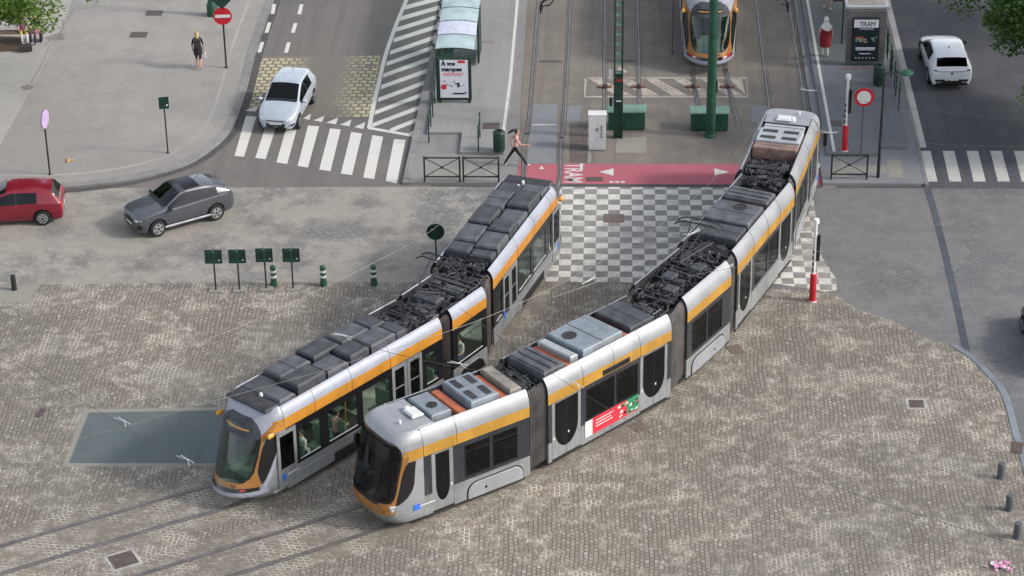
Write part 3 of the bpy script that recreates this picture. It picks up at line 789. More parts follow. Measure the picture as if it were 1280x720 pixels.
def cab_nose(st, shell, sec, L, rear=False):
    """nose of a cab section: adds the skin to the shell and hangs windscreen, lamps etc. on the section"""
    S = nose_surf(st, L)
    zl = sorted(set([r[0] for r in st.nose]+frange(st.z0, st.nose[-1][0], 22)))
    al = frange(-90, 90, 60)
    wz0, wz1 = st.ws[0][0], st.ws[-1][0]
    b = len(shell.v)
    for z in zl: shell.v += [tuple(S(a, z)) for a in al]
    n = len(al)
    for k in range(len(zl)-1):
        for i in range(n-1):
            zc, ac = (zl[k]+zl[k+1])/2, (al[i]+al[i+1])/2
            if wz0+.03 < zc < wz1-.05 and abs(ac) < lerp(st.ws, zc, 1)-3.0: continue
            mt = 0
            if zc < (.55 if st.old else .62): mt = 1
            if st.old and zc < 2.5 and abs(ac) > 60: mt = 1
            shell.f.append((b+k*n+i, b+k*n+i+1, b+(k+1)*n+i+1, b+(k+1)*n+i)); shell.m.append(mt)
    top = b+(len(zl)-1)*n
    shell.f.append(tuple(top+i for i in range(n))); shell.m.append(0)
    zt = st.nose[-1][0]; w = abs(st.roof[6][0])
    shell.box((L-st.xs+.01, 0, (2.88+zt)/2-.006), (.04, 2*w, zt-2.88-.012), 0)
    wsl = lambda z: lerp(st.ws, z, 1)
    g = 'glass_teal' if st.old else 'glass_dark'
    zz = sorted(set([r[0] for r in st.ws]+frange(wz0, wz1, 16)))
    patch(S, zz, lambda z: -wsl(z)-1.0, lambda z: wsl(z)+1.0, 26, .014, 'windscreen', [g, 'tram_black'], sec, frame=1)
    if st.old:
        zc = [z for z in frange(2.36, 2.95, 8)]
        patch(S, zc, lambda z: -wsl(z)-1, lambda z: wsl(z)+1, 16, .024, 'windscreen_cap', ['roof_dark'], sec)
        patch(S, frange(2.50, 2.68, 2), lambda z: -30, lambda z: 30, 12, .034, 'destination_display', ['tram_black'], sec)
        patch(S, [2.565, 2.60], lambda z: -24, lambda z: 24, 8, .04, 'display_line', ['amber'], sec)
        # ochre mask round the windscreen, dark rear-lamp band and white bumper strip
        for s in (-1, 1):
            patch(S, frange(.80, 2.88, 20), lambda z: s*max(wsl(z)+1, lerp([(2.3, 0), (2.5, 48), (2.7, 58), (2.88, 70)], z, 1)), lambda z: s*lerp([(.8, 56), (1.3, 48.5), (2.0, 50), (2.4, 54), (2.6, 66), (2.88, 74)], z, 1), 6, .018, 'front_mask', ['tram_gold'], sec)
            patch(S, frange(2.5, 2.88, 4), lambda z: s*64, lambda z: s*90, 8, .012, 'orange_band', ['tram_orange'], sec)
            patch(S, frange(.86, 2.44, 12), lambda z: s*lerp([(.86, 56), (1.3, 49), (2.0, 50.5), (2.44, 56)], z, 1), lambda z: s*lerp([(.86, 58), (1.2, 64), (1.8, 73), (2.1, 76), (2.44, 78)], z, 1), 6, .016, 'cab_side_window', ['tram_black'], sec)
            patch(S, frange(.56, 2.0, 10), lambda z: s*lerp([(.56, 54), (.86, 59), (1.2, 65), (1.8, 74), (2.0, 76)], z, 1), lambda z: s*lerp([(.56, 64), (.86, 65), (1.2, 70), (1.8, 77), (2.0, 78.5)], z, 1), 3, .02, 'white_flash', ['tram_white'], sec)
            patch(S, frange(.70, .80, 2), lambda z: s*26, lambda z: s*50, 6, .03, 'tail_lamp' if rear else 'headlight', ['tail_red' if rear else 'tram_black'], sec)
            patch(S, frange(.72, .78, 2), lambda z: s*30, lambda z: s*37, 3, .036, 'lamp', ['lamp_glass' if rear else 'tail_red'], sec)
        patch(S, frange(.79, .96, 4), lambda z: -56, lambda z: 56, 30, .016, 'front_mask', ['tram_gold'], sec)
        patch(S, frange(.68, .80, 2), lambda z: -55, lambda z: 55, 30, .022, 'lamp_band', ['tram_black'], sec)
        patch(S, frange(.52, .68, 4), lambda z: -66, lambda z: 66, 40, .035, 'bumper_strip', ['tram_white'], sec)
        p = S(-62 if False else 6, .84, .03)
        nl = textmesh('fleet_number', '2002' if rear else '2018', .16, 'tram_black', sec, S(16, .875, .03), (R(72), 0, R(90)), .002)
    else:
        for s in (-1, 1):
            patch(S, frange(1.0, 2.60, 20), lambda z: s*(wsl(min(z, 2.6))+.8), lambda z: s*lerp([(1.0, 60), (1.3, 62), (1.6, 64), (1.9, 66), (2.15, 68.5), (2.3, 71.5), (2.40, 75), (2.6, 77)], z, 1), 4, .022, 'gold_pillar', ['tram_gold'], sec)
            patch(S, frange(2.42, 2.80, 5), lambda z: s*lerp([(2.42, 66), (2.6, 64), (2.8, 66)], z, 1), lambda z: s*90, 10, .012, 'gold_band', ['tram_mustard'], sec)
            patch(S, frange(.98, 2.40, 16), lambda z: s*lerp([(1.0, 61), (1.3, 63), (1.6, 65), (1.9, 67), (2.15, 69.5), (2.3, 72.5), (2.40, 76)], z, 1), lambda z: s*lerp([(.98, 66), (1.04, 72), (1.15, 78), (1.35, 83), (1.6, 85), (2.5, 86)], z, 1), 8, .016, 'cab_side_window', ['tram_black'], sec)
            for zz_, aa in ((.93, 52), (.81, 55), (.93, 57)):
                mbx = MB(); p = S(s*aa, zz_, .0); mbx.lathe([(.062, .0), (.06, .035), (.03, .045), (.005, .046)], n=10, axis='x')
                o = mbx.build('headlight', 'lamp_glass', sec, loc=p, rz=R(s*aa*.75), smooth=True)
        patch(S, frange(.27, .66, 6), lambda z: -58, lambda z: 58, 40, .014, 'bumper', ['bumper_grey'], sec)
        patch(S, frange(.66, 1.06, 8), lambda z: -60, lambda z: 60, 40, .018, 'gold_front', ['tram_gold'], sec)
        patch(S, frange(.98, 1.14, 3), lambda z: -40, lambda z: 22, 16, .03, 'wiper_cowl', ['tram_black'], sec)
        patch(S, frange(2.52, 2.90, 4), lambda z: -50, lambda z: 30, 20, .02, 'destination_display', ['tram_black'], sec)
        m2 = MB(); m2.tube([S(-8, 1.12, .04), S(-4, 1.6, .05), S(2, 2.0, .05)], .014, n=5); m2.tube([S(14, 1.12, .04), S(18, 1.7, .05), S(20, 2.3, .05)], .016, n=5)
        m2.build('wiper', 'tram_black', sec)
        textmesh('fleet_number', '3018', .13, 'tram_black', sec, S(36, .80, .03), (R(90), 0, R(90-22)), .002)
        # mirror arms
    return S

def side(mb, st, s, x0, x1, items, mats):
    """one side wall; items = (a, b, kind) along x, kinds win/door/wide/dark; mats = material slots (lower, dark)"""
    y = s*(HW-.03); t = .06
    doors = [(a, b) for a, b, k in items if k.startswith('door')]
    def segs(lo, hi, cut):
        out = []; c = lo
        for a, b in sorted(cut):
            if a > c: out.append((c, a))
            c = max(c, b)
        if c < hi: out.append((c, hi))
        return out
    def bx(a, b, z0, z1, m): mb.box(((a+b)/2, y, (z0+z1)/2), (b-a, t, z1-z0), m)
    for a, b in segs(x0, x1, doors): bx(a, b, st.z0, st.zs, 1)
    for a, b in segs(x0, x1, [(a, b) for a, b, k in items if k != 'dark']): bx(a, b, st.zs, st.zt, 2)
    for a, b, k in items:
        if k == 'win': bx(a, b, st.zs, 1.08, 2); bx(a, b, 2.27, st.zt, 2)

def door_leaves(st, sec, s, a, b, n):
    w = (b-a)/n
    for i in range(n):
        xa, xb = a+i*w+.012, a+(i+1)*w-.012; m = MB(); y = s*(HW-.025)
        if st.old:
            bw = .13
            m.box((xa+bw/2, y, 1.42), (bw, .05, 2.06), 0); m.box((xb-bw/2, y, 1.42), (bw, .05, 2.06), 0)
            m.box(((xa+xb)/2, y, .64), (xb-xa-2*bw, .05, .5), 0); m.box(((xa+xb)/2, y, 2.38), (xb-xa-2*bw, .05, .14), 0)
            m.box(((xa+xb)/2, y, 1.6), (xb-xa-2*bw, .03, .035), 0)
            d = m.build('door', 'tram_lower_silver', sec)
            g = MB(); g.box(((xa+xb)/2, y-s*.005, 1.6), (xb-xa-2*bw, .012, 1.42)); g.build('door_glass', 'glass_dark', sec)
        else:
            m.box(((xa+xb)/2, y, 1.355), (xb-xa, .05, 2.07), 0)
            yy = y+s*.028; pts = []
            if n == 2:
                inner, outer = (xb, xa+.13) if i == 0 else (xa, xb-.13)
                W = outer-inner
                pts = [(inner, 2.36), (outer, 2.36), (outer, 1.35)]+[(inner+W*cos(t*pi/16), 1.35-.72*sin(t*pi/16)) for t in range(1, 8)]+[(inner, .63)]
            else:
                c, hw = (xa+xb)/2, (xb-xa)/2-.14
                pts = [(c-hw, 2.36), (c+hw, 2.36), (c+hw, 1.2)]+[(c+hw*cos(t*pi/10), 1.2-.6*sin(t*pi/10)) for t in range(1, 10)]+[(c-hw, 1.2)]
            q = [(x, yy, z) for x, z in pts]
            m.face(q if s < 0 else q[::-1], 1); m.face(q[::-1] if s < 0 else q, 1)
            m.face([(x, yy+s*.001, z) for x, z in ((xa+.05, 1.04), (xa+.11, 1.04), (xa+.11, 1.12), (xa+.05, 1.12))], 2)
            m.build('door', ['tram_lower_silver', 'tram_black', 'white_plastic'], sec)
def panes(st, sec, s, items, glass, bar=False):
    for a, b, k in items:
        if k == 'win':
            g = MB(); g.box(((a+b)/2, s*(HW-.02), 1.675), (b-a, .014, 1.22)); w = g.build('window', glass, sec)
            f = MB(); y = s*(HW-.004); m_ = 0
            for x in (a+.02, b-.02): f.box((x, y, 1.675), (.05, .014, 1.20))
            f.box(((a+b)/2, y, 1.1), (b-a-.09, .014, .05)); f.box(((a+b)/2, y, 2.255), (b-a-.09, .014, .04))
            if bar: f.box(((a+b)/2, y, 2.0), (b-a-.09, .012, .025))
            f.build('frame', 'tram_black', sec)
            if st.old:
                f = MB(); f.box(((a+b)/2, s*(HW+.003), 1.12), (b-a-.1, .012, .028)); f.build('sill', 'white_plastic', sec)
def interior(st, shell, sec, x0, x1, seatmat, seed):
    shell.box(((x0+x1)/2, 0, .36), (x1-x0, 2.16, .06), 4)
    rnd = random.Random(seed); m = MB(); x = x0+.6
    while x < x1-.7:
        for s in (-1, 1):
            if rnd.random() < .8:
                m.box((x, s*.72, .78), (.44, .78, .09), 0, bev=.03); m.box((x-.22*rnd.choice((-1, 1)), s*.72, 1.14), (.08, .78, .7), 0, bev=.03); m.box((x, s*.72, .56), (.3, .5, .36), 0)
        x += .82+rnd.random()*.25
    if m.v: m.build('seats', seatmat, sec)
    l = MB(); l.box(((x0+x1)/2, 0, st.zt-.03), (x1-x0-.5, .5, .03), 0, bev=.01); l.build('ceiling_light', 'lit_ceiling' if st.old else 'lit_ceiling_dim', sec)
    for k in range(int((x1-x0)/1.6)):
        p = MB(); p.tube([(x0+.7+k*1.6, .42*(-1)**k, .38), (x0+.7+k*1.6, .42*(-1)**k, 2.5)], .02, n=6)
        p.build('grab_pole', 'tram_orange', sec)
def roof(st, shell, x0, x1):
    rings = [[(x, p[0], p[1]) for p in st.roof] for x in (x0, x1)]
    def fm(k, i):
        if k < 0: return 2
        if i in st.orange: return 3
        if i in st.deck: return 5
        if i == 0: return 4
        return 0
    shell.loft(rings, 0, True, True, fm)
def seams(sec, st, xs):
    n = len(st.roof); half = [(y, z) for y, z in st.roof[1:n//2-1]]
    for x in xs:
        for s in (-1, 1):
            m = MB(); m.tube([(x, s*(y+.002), z) for y, z in half[:7]], .007, 0, n=4); m.build('panel_seam', 'rubber_black', sec)
SH = lambda st: ['tram_silver' if not st.old else 'tram_white', 'tram_lower_silver', 'tram_black' if st.old else 'tram_anthracite', 'tram_orange' if st.old else 'tram_mustard', 'interior_pale', 'roof_black']
def unit(sec, x, y, z, l, w, h, mat, name='roof_unit', fan=None, ribs=0, seam=0, vents=0, rz=0.0, bev=.04):
    m = MB(); m.box((0, 0, h/2), (l, w, h), 0, bev=bev)
    if fan is not None:
        fx, fy, fr = fan
        m.lathe([(fr, h-.01), (fr, h+.03), (fr*.86, h+.03), (fr*.84, h+.012), (fr*.25, h+.012), (fr*.22, h+.03), (.005, h+.032)], (fx, fy, 0), 18, 1, fm=lambda k, i: 1 if k > 1 else 1)
    for k in range(ribs):
        m.box((-l/2+(k+.5)*l/ribs, 0, h+.015), (l/ribs*.55, w*.92, .05), 0, bev=.015)
    for k in range(seam):
        m.box((-l/2+(k+1)*l/(seam+1), 0, h+.001), (.025, w*1.002, .012), 1)
    for k in range(vents):
        for s in (-1, 1) if vents > 1 else (1,):
            m.box((-l/2+(k+.5)*l/vents, s*w*.24 if vents > 1 else 0, h+.004), (l/vents*.42, w*.34, .014), 1)
    return m.build(name, [mat, 'roof_black'], sec, loc=(x, y, z), rz=rz)
def cables(sec, x0, x1, w, z, n, seed, h=.28):
    rnd = random.Random(seed); m = MB()
    for k in range(n):
        x, y = rnd.uniform(x0, x1), rnd.uniform(-w, w); pts = []
        a = rnd.choice((0, pi/2, rnd.uniform(0, 6)))
        for i in range(rnd.randint(3, 6)):
            pts.append((min(max(x, x0), x1), min(max(y, -w), w), z+rnd.uniform(.03, h)))
            x += cos(a)*rnd.uniform(.12, .4); y += sin(a)*rnd.uniform(.12, .4); a += rnd.uniform(-.9, .9)
        m.tube(pts, rnd.uniform(.018, .045), rnd.choice((0, 0, 0, 1)), n=5)
    for k in range(n//2):
        m.box((rnd.uniform(x0+.15, x1-.15), rnd.uniform(-w+.15, w-.15), z+rnd.uniform(.05, .16)), (rnd.uniform(.1, .4), rnd.uniform(.1, .4), rnd.uniform(.1, .3)), rnd.choice((0, 0, 2)), rz=rnd.choice((0, .3, -.4)), bev=.02)
    for k in range(max(1, n//9)):
        xx = rnd.uniform(x0+.1, x1-.1); m.tube([(xx, -w, z+h*.9), (xx, w, z+h*.9)], .02, 2, n=5)
    m.build('roof_cables', ['roof_black', 'dark_steel', 'roof_dark'], sec)
def bogie(sec, x, L=1.9):
    m = MB(); m.box((x, 0, .42), (L+.3, 1.7, .22), 0, bev=.05)
    for dx in (-L/2, L/2):
        for s in (-1, 1): m.lathe([(.05, -.06), (.31, -.06), (.33, .0), (.31, .06), (.05, .06)], (x+dx, s*.86, .335), 18, 0, 'y')
        m.tube([(x+dx, -.8, .335), (x+dx, .8, .335)], .06, 0, n=8)
    m.build('bogie', 'underframe', sec)
def fairing(sec, x, l, s, st):
    z0, z1, r = .27, .80, .34; pts = []
    for t in range(7): pts.append((x+l/2-r+r*sin(t*pi/12), z1-r+r*cos(t*pi/12)))
    pts += [(x+l/2, z0), (x-l/2, z0)]
    for t in range(7): pts.append((x-l/2+r-r*cos(t*pi/12), z1-r+r*sin(t*pi/12)))
    m = MB(); y0, y1 = s*(HW-.01), s*(HW+.035)
    A = [(p[0], y0, p[1]) for p in pts]; B = [(p[0], y1, p[1]) for p in pts]
    cx = x; 
    C = [(cx+(p[0]-cx)*.955, s*(HW+.045), z0+(p[1]-z0)*.93) for p in pts]
    m.loft([A, B, C], 0, True, True)
    m.lathe([(.05, 0), (.05, .004), (.004, .005)], (x+l*.18, s*(HW+.046) if s > 0 else s*(HW+.05), .5), 10, 1, 'y')
    m.build('wheel_fairing', ['tram_silver', 'tram_black'], sec)
    e = MB(); q = [(p[0], s*(HW+.012), p[1]) for p in pts]; out = [(cx+(p[0]-cx)*1.035, s*(HW+.008), z0+(p[1]-z0)*1.07) for p in pts]
    e.loft([out, q], 0, True, False); e.build('fairing_seam', 'tram_black', sec)
def bellows(tram, st, P0, d0, P1, d1, mat):
    rings = []; N = 14
    base = [(-1.06, .36), (1.06, .36), (1.08, 1.2), (1.08, 2.7), (1.06, 2.98), (.99, 3.14), (.90, 3.20), (.85, 2.86), (-.85, 2.86), (-.90, 3.20), (-.99, 3.14), (-1.06, 2.98), (-1.08, 2.7), (-1.08, 1.2)]
    if st.old: base = [(x*1.0, min(z, 3.06)) for x, z in base]
    h = (P1-P0).length*.4; A, D = P0, P1; B, C = P0+d0*h, P1-d1*h
    for k in range(N+1):
        t = k/N; p = A*(1-t)**3+B*3*t*(1-t)**2+C*3*t*t*(1-t)+D*t**3
        d = (d0*(1-t)+d1*t).normalized(); n = Vector((-d.y, d.x, 0)); q = 1.0 if k % 2 == 0 else .945
        rings.append([p+n*(x*q)+Vector((0, 0, 1.6+(z-1.6)*(.985 if k % 2 else 1.0))) for x, z in base])
    m = MB(); m.loft(rings, 0, True, False)
    inv = tram.matrix_world.inverted()
    m.v = [tuple(inv @ Vector(v)) for v in m.v]
    m.build('bellows', mat, tram)
def pantograph(sec, xb, head, mat='roof_black'):
    """sec-local base x, head position in section space; single-arm collector"""
    m = MB(); hx, hy, hz = head
    m.box((xb, 0, 3.1), (.9, .9, .07), 0, bev=.02)
    for sx in (-.4, .4):
        for sy in (-.38, .38): m.tube([(xb+sx, sy, 2.95), (xb+sx, sy, 3.22)], .05, 0, n=7)
    kx = xb+(hx-xb)*1.0-(1.15 if hx < xb else -1.15); kz = 3.2+(hz-3.2)*.48
    m.build('pantograph_base', mat, sec)
    m = MB()
    m.tube([(xb, 0, 3.18), (kx, hy*.4, kz)], .045, n=7); m.tube([(xb+.15, .12, 3.18), (kx+.1, hy*.4+.1, kz+.08)], .018, n=5)
    m.tube([(kx, hy*.4, kz), (hx, hy-.28, hz-.06)], .026, n=6); m.tube([(kx, hy*.4, kz), (hx, hy+.28, hz-.06)], .026, n=6)
    m.build('pantograph_arm', mat, sec)
    m = MB()
    for dx in (-.16, .16):
        m.tube([(hx+dx, hy-.82, hz-.17), (hx+dx, hy-.66, hz-.05), (hx+dx, hy-.5, hz), (hx+dx, hy+.5, hz), (hx+dx, hy+.66, hz-.05), (hx+dx, hy+.82, hz-.17)], .028, n=6)
    for dy in (-.3, .3): m.tube([(hx-.16, hy+dy, hz-.02), (hx+.16, hy+dy, hz-.02)], .02, n=5)
    m.build('pantograph_head', mat, sec)

class Sec:
    def __init__(s, near, ang, L):
        """near: a point of the camera-side skirt at the joint nearest the front, ang: heading towards the tail"""
        d = Vector((cos(R(ang)), sin(R(ang)), 0)); n = Vector((-d.y, d.x, 0))
        s.d, s.n, s.L, s.ang = d, n, L, R(ang); s.o = Vector((near[0], near[1], 0))+n*HW

T3 = [Sec((-2.46, 68.91), 36.9, 5.50), Sec((-1.89, 69.58), 46.8, 5.82), Sec((2.65, 74.98), 59.4, 3.07), Sec((4.46, 78.38), 66.8, 5.80), Sec((6.84, 84.44), 76.6, 6.4)]
T2 = [Sec((-5.50, 73.70), 51.4, 9.2), Sec((-5.18, 74.22), 57.4, 1.95), Sec((-3.95, 77.07), 72.3, 8.5)]

def new_section(tram, st, sec, rev, build, label=None):
    shell = MB(); a = sec.ang+(pi if rev else 0)
    holder = empty('holder')            # collects the sub-parts until the shell mesh exists
    vis = 1 if rev else -1              # local side turned to the camera
    build(shell, holder, vis)
    loc = tram.matrix_world.inverted() @ sec.o
    o = shell.build('car_section', SH(st), tram, loc=loc, rz=a-tram.rotation_euler.z, smooth=True, ang=28)
    if label: o['label'] = label
    for ch in list(holder.children): ch.parent = o
    bpy.data.objects.remove(holder)
    return o

# ---------- the long tram
def t3_cab(L, rear, seed):
    def build(sh, h, vis):
        xs = L-S3.xs
        items = [(.06, .42, 'dark'), (.47, 1.44, 'win'), (1.52, 2.49, 'win'), (2.9, 3.70, 'door1')]
        for s in (-1, 1):
            side(sh, S3, s, 0, xs, items, 0); panes(S3, h, s, items, 'glass_dark', True); door_leaves(S3, h, s, 2.9, 3.72, 1)
            fairing(h, 1.35, 2.1, s, S3)
            st_ = MB(); st_.box((xs+.30, s*(HW+.012), .70), (.24, .012, .22), 0, bev=.005); st_.box((xs-.1, s*(HW+.012), .70), (.56, .008, .035), 1)
            st_.build('operator_sticker', ['blue_sticker', 'white_plastic'], h)
            # rear-view mirror on its arm
            if s != (vis if rear else -vis): continue
            mr = MB(); mr.tube([(L-1.05, s*1.08, 2.55), (L-.75, s*1.24, 2.52), (L-.62, s*1.30, 2.42)], .03, 0, n=6); mr.box((L-.62, s*1.31, 2.12), (.16, .13, .55), 0, bev=.03)
            mr.build('mirror', 'tram_black', h)
        for s in (-1, 1):
            sk = MB(); sk.box((xs/2+.2, s*(HW-.04), .21), (xs, .05, .1), 0); sk.build('skirt', 'underframe', h)
        roof(S3, sh, 0, xs); seams(h, S3, (2.75, xs-.02)); interior(S3, sh, h, .05, L-1.0, 'seat_red', seed)
        cab_nose(S3, sh, h, L, rear)
        bogie(h, 1.35)
        rl = MB(); rl.box((xs-.30, 0, 3.30), (.62, 1.72, .05), 0, bev=.015); rl.build('roof_ledge', 'tram_silver', h)
        # roof gear from the nose back to the bellows
        unit(h, xs-.34, .12, 3.325, .42, .56, .13, 'white_plastic', 'roof_aerial_box', bev=.05)
        m = MB(); m.lathe([(.05, 0), (.05, .1), (.02, .14), (.005, .15)], (L-1.2, .34*vis, 3.33), 8); m.lathe([(.12, 0), (.11, .12), (.005, .17)], (xs-.30, -.2, 3.32), 10); m.build('roof_aerial', 'white_plastic', h)
        if not rear:
            unit(h, L-2.52, 0, 2.92, .72, 1.35, .5, 'roof_bluegrey', fan=(0, .12, .17))
            unit(h, L-3.25, 0, 2.92, .34, 1.70, .32, 'roof_rust', 'roof_strip')
            unit(h, L-4.05, 0, 2.92, 1.05, 1.64, .56, 'roof_bluegrey', 'roof_unit', vents=2)
            unit(h, L-4.78, 0, 2.92, .34, 1.70, .32, 'roof_rust', 'roof_strip')
            unit(h, L-5.20, 0, 2.92, .42, 1.66, .50, 'roof_beige', 'resistor_box', seam=0)
            cables(h, -.75, .80, .8, 2.92, 46, seed)
        else:
            unit(h, L-2.6, 0, 2.92, .5, 1.55, .46, 'roof_pale', 'roof_unit', seam=1)
            unit(h, L-3.5, 0, 2.92, 1.1, 1.66, .56, 'roof_pale', 'roof_unit', vents=2)
            unit(h, L-4.35, 0, 2.92, .45, 1.66, .50, 'roof_brown', 'resistor_box', seam=1)
            cables(h, -.8, 1.35, .8, 2.92, 52, seed)
    return build
def t3_mid(L, seed, rear):
    def build(sh, h, vis):
        items = [(.16, 1.5, 'door'), (1.72, 3.08, 'win'), (3.14, L-1.62, 'win'), (L-1.52, L-.18, 'door')]
        for s in (-1, 1):
            side(sh, S3, s, 0, L, items, 0); panes(S3, h, s, items, 'glass_dark')
            door_leaves(S3, h, s, .16, 1.5, 2); door_leaves(S3, h, s, L-1.52, L-.18, 2)
            sk = MB(); sk.box((L/2, s*(HW-.04), .21), (L, .05, .1), 0); sk.build('skirt', 'underframe', h)
            if not rear:
                ds = MB(); ds.box((3.15, s*(HW+.015), 2.56), (1.25, .03, .2), 0, bev=.008); ds.build('destination_display', 'tram_black', h)
                x0, x1 = (1.68, L-1.60)
                ad = MB()
                ad.box(((x0+x1)/2, s*(HW+.006), .76), (x1-x0, .012, .60), 1)
                ad.box((x0+.17, s*(HW+.008), .76), (.34, .016, .60), 0)
                ap = ad.build('advert_panel', ['white_plastic', 'ad_red'], h)
                pi_ = MB(); rn = random.Random(3)
                pi_.box((x1-.28, s*(HW+.008), .78), (.56, .016, .56), 0)
                for k in range(26):
                    pi_.ellipsoid((x1-rn.uniform(.05, .95), s*(HW+.013), rn.uniform(.56, .98)), (rn.uniform(.04, .12), .008, rn.uniform(.03, .07)), rn.choice((1, 1, 2, 0, 3)), 8, 4)
                o = pi_.build('advert_picture', ['ad_green', 'white_plastic', 'ad_red', 'tram_black'], ap); 
                tx = MB()
                for k, w in enumerate((.85, .72, .8)):
                    tx.box((x0+.5+w/2, s*(HW+.014), .92-.11*k), (w, .004, .03), 0)
                tx.build('advert_lines', 'white_plastic', ap)
        roof(S3, sh, 0, L); seams(h, S3, (1.6, 3.05, 4.3)); interior(S3, sh, h, .05, L-.05, 'seat_red', seed)
        if not rear:
            unit(h, .62, 0, 2.92, .95, 1.66, .50, 'roof_slate', 'roof_unit', ribs=3)
            unit(h, 1.32, 0, 2.92, .30, 1.70, .32, 'roof_rust', 'roof_strip')
            unit(h, 1.60, 0, 2.92, .34, 1.5, .52, 'roof_pale', 'roof_unit')
            unit(h, 2.85, 0, 2.92, 1.85, 1.66, .58, 'roof_bluegrey', 'air_conditioner', fan=(-.5, .18, .24), seam=1)
            unit(h, 3.98, 0, 2.92, .28, 1.70, .32, 'roof_rust', 'roof_strip')
            unit(h, 4.75, 0, 2.92, 1.15, 1.62, .5, 'roof_dark', 'roof_unit', seam=1)
            cables(h, 5.35, L+.4, .8, 2.92, 26, seed)
        else:
            cables(h, -.6, .55, .8, 2.92, 30, seed)
            unit(h, 1.15, 0, 2.92, 1.0, 1.64, .50, 'roof_dark', 'roof_unit', seam=1)
            unit(h, 2.55, 0, 2.92, 1.55, 1.66, .56, 'roof_slate', 'air_conditioner', fan=(.4, -.1, .24), seam=1)
            unit(h, 3.48, 0, 2.92, .22, 1.70, .32, 'roof_rust', 'roof_strip')
            unit(h, 4.15, 0, 2.92, .9, 1.66, .5, 'roof_slate', 'roof_unit', ribs=3)
            cables(h, 4.66, L, .8, 2.92, 8, seed)
    return build
def t3_short(L, seed):
    def build(sh, h, vis):
        items = [(.32, 1.36, 'win'), (1.42, 2.46, 'win')]
        for s in (-1, 1):
            side(sh, S3, s, 0, L, items, 0); panes(S3, h, s, items, 'glass_dark', True); fairing(h, 1.5, 2.3, s, S3)
            sk = MB(); sk.box((L/2, s*(HW-.04), .21), (L, .05, .1), 0); sk.build('skirt', 'underframe', h)
        roof(S3, sh, 0, L); interior(S3, sh, h, .05, L-.05, 'seat_red', seed); bogie(h, L/2)
        cables(h, -.7, L+.6, .8, 2.92, 100, seed, .36)
        for x, y, w in ((.5, -.2, .45), (1.3, .3, .5), (2.3, -.25, .5)): unit(h, x, y, 2.92, w, .45, .36, 'roof_dark', 'roof_unit')
    return build
def make_tram(name, loc, rz, label):
    t = empty(name, loc, rz); tag(t, label, 'tram', 'trams')
    bpy.context.view_layer.update(); return t
TA = make_tram('tram', T3[2].o, T3[2].ang, 'long five-part silver tram with dark doors and red advert, nearest the camera in the cobbles')
oA = [new_section(TA, S3, T3[0], True, t3_cab(T3[0].L, False, 11)),
      new_section(TA, S3, T3[1], False, t3_mid(T3[1].L, 12, False)),
      new_section(TA, S3, T3[2], False, t3_short(T3[2].L, 13)),
      new_section(TA, S3, T3[3], False, t3_mid(T3[3].L, 14, True)),
      new_section(TA, S3, T3[4], False, t3_cab(T3[4].L, True, 15))]
def joints(tram, st, S, mat):
    for i in range(len(S)-1):
        a = S[i]; b = S[i+1]
        P0 = a.o if i == 0 else a.o+a.d*a.L
        bellows(tram, st, P0-a.d*.03, a.d, b.o+b.d*.03, b.d, mat)
joints(TA, S3, T3, 'rubber_grey')
def sec_local(o, P):
    bpy.context.view_layer.update(); return o.matrix_world.inverted() @ P
hp = sec_local(oA[3], at(874, 277, 5.2)); pantograph(oA[3], .6, (hp.x, hp.y, 5.2))

